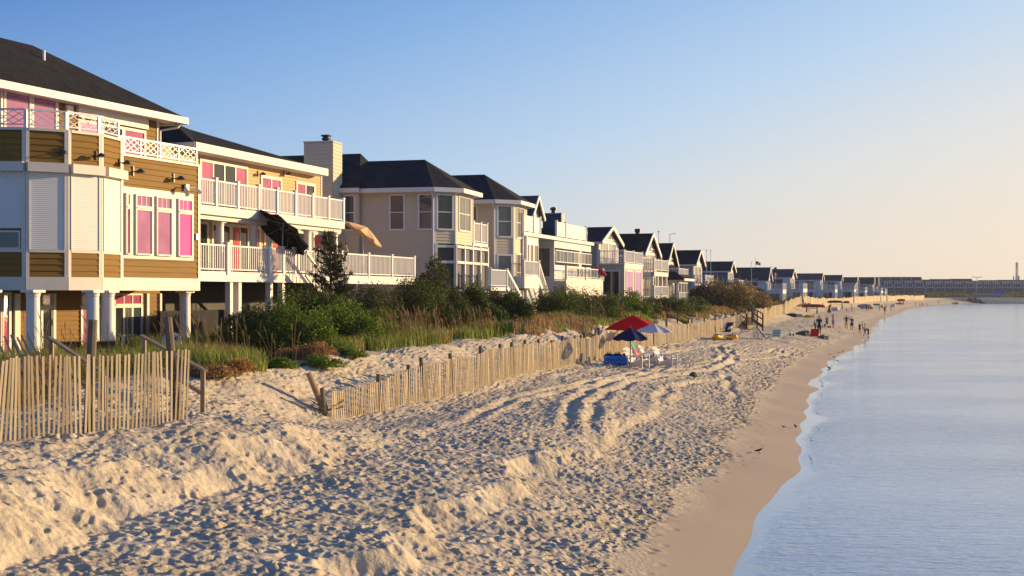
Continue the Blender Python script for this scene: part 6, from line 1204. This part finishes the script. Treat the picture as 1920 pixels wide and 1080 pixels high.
    # deck things of the yellow house
def deck_things(H2, zl, bl):
    def wp(px, b, z): a = H2.a_at(px,b); return (H2.X0+a*H2.u[0]+b*H2.n[0],H2.Y0+a*H2.u[1]+b*H2.n[1],z)
    x,y,z = wp(530,.72,zl); k = y/F; umbrella('open black deck umbrella tilted towards the sea on the lower deck',(x,y,z),1.35,at(0,416,y).z-z,.42,'blackcloth',8,tilt=(-.52,.55),pm='metal',group='deck umbrellas')
    x,y,z = wp(681,-.9,zl); umbrella('open cream deck umbrella tilted away at the right end of the deck',(x,y,z),1.15,at(0,424,y).z-z,.38,'tancloth',8,tilt=(-.12,.6),pm='whitecool',group='deck umbrellas')
    x,y,z = wp(652,-.2,zl); person('dark-haired woman in grey standing on the white lower deck',(x,y,z),at(0,455,y).z-z,math.radians(100),'reach','grey_top','denim')
    x,y,z = wp(497,-.6,zl); e = empty('deck_chair',(x,y,z),1.2,'dark slatted chair on the yellow house deck behind the railing','chair'); mb = MB()
    for sx in (-.25,.25):
        for sy in (-.25,.25): mb.bar((sx,sy,0),(sx,sy,.42),.05)
    mb.build('leg',M['black'],e); mb = MB(); mb.box(-.28,.28,-.28,.28,.42,.46); mb.build('seat',M['black'],e); mb = MB()
    for k in range(5): mb.box(-.28,.28,-.3,-.27,.5+k*.1,.56+k*.1)
    mb.build('backrest',M['black'],e)
    # towels and things on the patio of the brown house
    def towel(label, px, py, Y, w, h, m, rz=.2):
        p = at(px,py,Y); e = empty('hanging_towel',p,rz,label,'towel','towels drying on the patio'); vs=[]; fs=[]; n=12
        for i in range(n+1):
            for j in range(5): vs.append((-w/2+w*i/n,.03*math.sin(i*1.3)+.02*j,-h*j/4)); 
        for i in range(n):
            for j in range(4): fs.append((i*5+j,i*5+j+1,(i+1)*5+j+1,(i+1)*5+j))
        mb = MB(); mb.add(vs,fs); mb.build('cloth',M[m],e); mb = MB(); mb.bar((-w/2-.1,.03,0),(w/2+.1,.03,0),.03); mb.build('rail',M['wood'],e)
    towel('red and white striped towel hanging on the patio of the brown house',131,641,37,.55,.42,'red_white_towel'); towel('olive green towel hanging behind the near wooden stairs',265,634,38,.62,.75,'green'); towel('black towel with white marks hanging beside the green towel',236,628,38,.36,.8,'black_white_towel',.4); towel('navy towel hanging low behind the nearest fence',182,656,36,.62,.6,'navycloth')
    p = at(321,640,39); e = empty('paddle_board',(p.x,39,p.z),.0,'round-nosed white board with a red crab painted on it, leaning beside the porch column','board'); 
    mb = MB(); n = 26; pr = [(.30*math.cos(a),.0,.27*math.sin(a)*(1.0 if math.sin(a)>0 else 1.6)) for a in np.linspace(0,2*PI,n,endpoint=False)]; vs = pr+[(q[0],.06,q[2]) for q in pr]; mb.add(vs,[tuple(range(n)),tuple(range(2*n-1,n-1,-1))]+[(i,n+i,n+(i+1)%n,(i+1)%n) for i in range(n)]); mb.build('deck',M['hull_white'],e)
    mb = MB(); mb.tube([(.06,-.012,.06),(.13,-.012,.10),(.20,-.012,.06)],[.02,.045,.02],6)
    for s in (-1,1): mb.tube([(.13+s*.04,-.012,.11),(.13+s*.10,-.012,.18),(.13+s*.05,-.012,.21)],.013,5); mb.tube([(.13+s*.03,-.012,.08),(.13+s*.09,-.012,.0)],.01,5); mb.tube([(.13+s*.02,-.012,.08),(.13+s*.05,-.012,-.02)],.01,5)
    mb.build('crab_mark',M['hull_red'],e)
    for px,py,Y,lb in ((115,668,36,'black folding chair on the patio seen through the nearest fence, left one'),(180,676,36.5,'black folding chair on the patio seen through the nearest fence, right one')): g = at(px,py,Y); sling_chair(lb,(g.x,Y,2.08),.8,'blackcloth',.6,.7,.4,frame='black',group='patio chairs')
def foam():
    Y = np.arange(12,330,.05)*1.0; Y = np.concatenate([np.arange(25,60,.06),np.arange(60,330,.25)]); x = Xw(Y); k = np.clip(Y/40,.5,5)
    wd = (.03+.12*np.maximum(0,fbm(Y*.6,Y*0+1,81,4)+.25))*k**.5; off = .06+.10*fbm(Y*.9,Y*0+5,82,3)
    for nm,o,f,lb in (('wavelets',off+.45+.25*fbm(Y*.25,Y*0+9,84,3),.55,'thin broken line of wavelets on the shallow water just off the sand'),):
        a = x+o; w = wd*f; V = np.concatenate([np.stack([a-w,Y,.006+0*Y],1),np.stack([a,Y,.015+0*Y],1),np.stack([a+w*.8,Y,.005+0*Y],1)]); n = len(Y); i = np.arange(n-1)[(fbm(Y*.35,Y*0+3,83,3)[:-1] > (.18))]
        Q = np.concatenate([np.stack([i,i+n,i+n+1,i+1],1),np.stack([i+n,i+2*n,i+2*n+1,i+n+1],1)]); o_ = npmesh(nm,V,Q,bpy.data.materials['bay_water'],smooth=True); tag(o_,lb,'wavelet',kind='stuff')
    # wrack: broken reeds and weed left along the edge of the dry sand
    rg = np.random.default_rng(31); N_ = 1500; Y = np.exp(rg.uniform(math.log(12),math.log(90),N_)); s = 1.75+.7*vn(Y*.6,Y*0+2.2,21)+np.abs(rg.normal(0,.55,N_)); X = Xw(Y)-s/.955; z = terrain(X,Y)[0]+.008; a = rg.uniform(0,6.28,N_); l = rg.uniform(.015,.09,N_)*np.clip(Y/30,.8,2.2); w = .004*np.clip(Y/25,.8,3); dx, dy = np.cos(a)*l, np.sin(a)*l; ex, ey = -np.sin(a)*w, np.cos(a)*w
    V = np.stack([np.stack([X-dx-ex,Y-dy-ey,z],1),np.stack([X+dx-ex,Y+dy-ey,z+.01],1),np.stack([X+dx+ex,Y+dy+ey,z+.018],1),np.stack([X-dx+ex,Y-dy+ey,z+.01],1)],1).reshape(-1,3)
    o_ = npmesh('beach_wrack',V,np.arange(N_*4).reshape(N_,4),M['bark']); tag(o_,'scattered broken reeds and weed along the upper edge of the wet sand','seaweed',kind='stuff')
M['foam'] = mat('still_water_film',(.36,.46,.50),.06,.06,spec=.5)
def far_things():
    foam()
    # rocks, wall, tower, tent
    rg = random.Random(4)
    bm = bmesh.new()
    X0 = (1775-CX)/F*590
    for i in range(420):
        X = X0+rg.uniform(0,52); Y = float(np.interp(X,WX,WY)); t_ = rg.uniform(-1,3.5); Y += t_; s = rg.uniform(.5,1.1); mt = Matrix.Translation((X,Y,max(0,t_*.6)+rg.uniform(-.2,.3)))@Matrix.Rotation(rg.uniform(0,3),4,'Z')@Matrix.Diagonal((s,s*.8,s*.7,1)); r = bmesh.ops.create_icosphere(bm,subdivisions=1,radius=1,matrix=mt)
        for v in r['verts']: v.co += Vector((rg.uniform(-.2,.2),rg.uniform(-.2,.2),rg.uniform(-.2,.2)))
    me = bpy.data.meshes.new('rock_revetment'); bm.to_mesh(me); bm.free(); me.materials.append(M['rock']); o = bpy.data.objects.new('rock_revetment',me); COL.objects.link(o); tag(o,'dark boulders piled along the far shore at the right edge','rocks',kind='stuff')
    p = lambda px,Y: (px-CX)/F*Y
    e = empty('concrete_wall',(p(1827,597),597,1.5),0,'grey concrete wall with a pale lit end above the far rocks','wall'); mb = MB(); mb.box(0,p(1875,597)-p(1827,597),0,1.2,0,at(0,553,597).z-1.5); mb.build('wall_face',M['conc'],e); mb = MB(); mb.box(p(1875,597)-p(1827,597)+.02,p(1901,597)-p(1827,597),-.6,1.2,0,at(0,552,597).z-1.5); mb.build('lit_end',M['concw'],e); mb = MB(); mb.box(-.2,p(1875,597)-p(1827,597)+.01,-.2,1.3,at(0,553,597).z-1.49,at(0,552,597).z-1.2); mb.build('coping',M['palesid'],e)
    Y = 700; e = empty('radio_tower',(p(1906.5,Y),Y,2),0,'red and white lattice radio tower behind the roofs at the right edge','tower'); H_ = at(0,492,Y).z-2; mb = MB()
    for a in range(3):
        x,y = .9*math.cos(a*2.09),.9*math.sin(a*2.09); x2,y2 = .9*math.cos((a+1)*2.09),.9*math.sin((a+1)*2.09); mb.tube([(x,y,0),(x*.6,y*.6,H_)],.14,5)
        for k in range(12): f,g_ = k/12,(k+1)/12; q=1-.4*f; r_=1-.4*g_; mb.tube([(x*q,y*q,H_*f),(x2*r_,y2*r_,H_*g_)],.09,4); mb.tube([(x*q,y*q,H_*f),(x2*q,y2*q,H_*f)],.09,4)
    mb.build('lattice',M['tower_bands'],e); mb = MB()
    for a in range(3): x,y = 1.7*math.cos(a*2.09+.5),1.7*math.sin(a*2.09+.5); mb.box(x-.25,x+.25,y-.15,y+.15,H_*.5,H_*.62); mb.bar((0,0,H_*.55),(x,y,H_*.55),.12)
    mb.build('antenna',M['whitecool'],e)
    Y = 550; x = p(1872,Y); e = empty('gazebo_tent',(x,Y,3.0),0,'blue pop-up tent in front of the far terraces','tent'); t = at(0,545,Y).z-3; w = 1.9; mb = MB(); mb.add([(-w,-w,t-1.0),(w,-w,t-1.0),(w,w,t-1.0),(-w,w,t-1.0),(0,0,t+.1)],[(0,1,4),(1,2,4),(2,3,4),(3,0,4)]); mb.add([(-w,-w,t-1.3),(w,-w,t-1.3),(w,-w,t-1.0),(-w,-w,t-1.0)],[(0,1,2,3)]); mb.build('canopy',M['tent'],e)
    for a in (-1,1):
        for b in (-1,1): mb = MB(); mb.tube([(a*w,b*w,-1),(a*w,b*w,t-1.0)],.05,5); mb.build('leg',M['metal'],e)
    Y=570; e = empty('street_lamp',(p(1831.5,640),640,2),0,'twin-headed lamp post rising behind the far terraces','lamp post'); h = at(0,520.5,640).z-2; mb = MB(); mb.tube([(0,0,0),(0,0,h)],.12,6); mb.build('pole',M['metal'],e)
    for s in (-1,1): mb = MB(); mb.tube([(0,0,h),(s*1.6,0,h+.3)],.12,5); mb.box(s*1.3,s*2.2,-.3,.3,h+.2,h+.5); mb.build('lamp_head',M['metal'],e)
def haze():
    me = MB(); me.box(-1500,1800,-30,900,-8,60); o = me.build('haze',None); m = bpy.data.materials.new('haze_air'); m.use_nodes = True; t = m.node_tree; t.nodes.clear(); out = t.nodes.new('ShaderNodeOutputMaterial'); v = t.nodes.new('ShaderNodeVolumePrincipled'); v.inputs['Color'].default_value = (.9,.92,.95,1); v.inputs['Density'].default_value = .00017; t.links.new(v.outputs[0], out.inputs['Volume']); o.data.materials.append(m); tag(o,'thin pale evening haze filling the air over beach and bay','haze',kind='stuff')
# ================================================================== light, sky, camera
SUN_AZ = math.atan2(1.0,.42); SUN_EL = math.radians(10.8)       # azimuth from +Y towards +X
def light():
    d = Vector((math.sin(SUN_AZ)*math.cos(SUN_EL),math.cos(SUN_AZ)*math.cos(SUN_EL),math.sin(SUN_EL)))
    l = bpy.data.lights.new('sun','SUN'); l.energy = SUN_E; l.angle = math.radians(.6); l.color = SUN_C; o = bpy.data.objects.new('sun',l); COL.objects.link(o); o.rotation_euler = d.to_track_quat('Z','Y').to_euler(); o.location = (60,0,60)
    w = bpy.data.worlds.new('World'); S.world = w; w.use_nodes = True; t = w.node_tree; N = t.nodes; L = t.links; bg = N['Background']
    sk = N.new('ShaderNodeTexSky'); sk.sky_type = 'NISHITA'; sk.sun_disc = False; sk.sun_elevation = SUN_EL; sk.sun_rotation = SUN_AZ; sk.air_density = SKY[0]; sk.dust_density = SKY[1]; sk.ozone_density = SKY[2]; sk.altitude = 0
    # clear evening air: warm near the horizon towards the sun, deep blue high up and away from it
    tc = N.new('ShaderNodeTexCoord'); sp = N.new('ShaderNodeSeparateXYZ'); L.new(tc.outputs['Generated'], sp.inputs[0])
    def mth(op, a, b=None):
        x = N.new('ShaderNodeMath'); x.operation = op
        for i,v in enumerate((a,b)):
            if v is None: continue
            if hasattr(v,'name'): L.new(v, x.inputs[i])
            else: x.inputs[i].default_value = v
        return x.outputs[0]
    el = mth('MULTIPLY', mth('ARCSINE', sp.outputs[2]), 57.2958)
    hl = mth('SQRT', mth('ADD', mth('MULTIPLY',sp.outputs[0],sp.outputs[0]), mth('MULTIPLY',sp.outputs[1],sp.outputs[1])))
    dt = mth('DIVIDE', mth('ADD', mth('MULTIPLY',sp.outputs[0],math.sin(SUN_AZ)), mth('MULTIPLY',sp.outputs[1],math.cos(SUN_AZ))), mth('MAXIMUM',hl,.001))
    az = mth('MULTIPLY', mth('ARCCOSINE', mth('MINIMUM',mth('MAXIMUM',dt,-1.0),1.0)), 57.2958)
    p = mth('ADD', mth('MAXIMUM',el,0.0), mth('MULTIPLY', mth('MINIMUM',mth('MAXIMUM',mth('SUBTRACT',az,45.0),-12.0),60.0), .32))
    r = N.new('ShaderNodeValToRGB'); L.new(mth('MULTIPLY', mth('ADD',p,4.0), 1/94.0), r.inputs[0])
    s2l = lambda c: tuple((v/255/12.92 if v<10 else ((v/255+.055)/1.055)**2.4) for v in c)
    st = SKYRAMP; e = r.color_ramp.elements
    for i,(pp,c) in enumerate(st):
        x = e[i] if i<2 else e.new(min(1,(pp+4)/94)); x.position = min(1,(pp+4)/94); x.color = (*s2l(c),1)
    sc = N.new('ShaderNodeVectorMath'); sc.operation = 'SCALE'; sc.inputs['Scale'].default_value = SKYF/SKY_S; L.new(r.outputs[0], sc.inputs[0])
    mx = N.new('ShaderNodeMix'); mx.data_type = 'RGBA'; mx.clamp_result = False; mx.inputs[0].default_value = .85; L.new(sk.outputs[0], mx.inputs[6]); L.new(sc.outputs[0], mx.inputs[7])
    L.new(mx.outputs[2], bg.inputs[0]); bg.inputs[1].default_value = SKY_S
    return t, sk, bg
def camera():
    c = bpy.data.cameras.new('camera'); c.sensor_width = 36; c.lens = 45; c.shift_y = 10/1920; c.clip_start = .1; c.clip_end = 20000; o = bpy.data.objects.new('camera',c); COL.objects.link(o); o.location = (0,0,HC); o.rotation_euler = (PI/2,0,0); S.camera = o
    S.view_settings.view_transform = 'Standard'; S.view_settings.look = 'None'; S.view_settings.gamma = 1; S.view_settings.exposure = EXPO
SKYRAMP = [(-4,(240,220,196)),(0,(238,219,200)),(4.7,(227,216,206)),(8.2,(212,214,216)),(13,(176,202,230)),(20,(124,168,220)),(27,(62,122,196)),(45,(48,100,175)),(90,(40,84,150))]
SUN_E = 5.0; SUN_C = (1.0,.71,.36); SKY = (1.0,1.0,1.5); SKY_S = .12; EXPO = .62; SKYF = .74
camera(); light(); haze(); build_ground(); build_water()
H2, zl, bl = houses()
fences(); all_stairs(); vegetation(); people(); beach_things(); deck_things(H2,zl,bl); far_things()
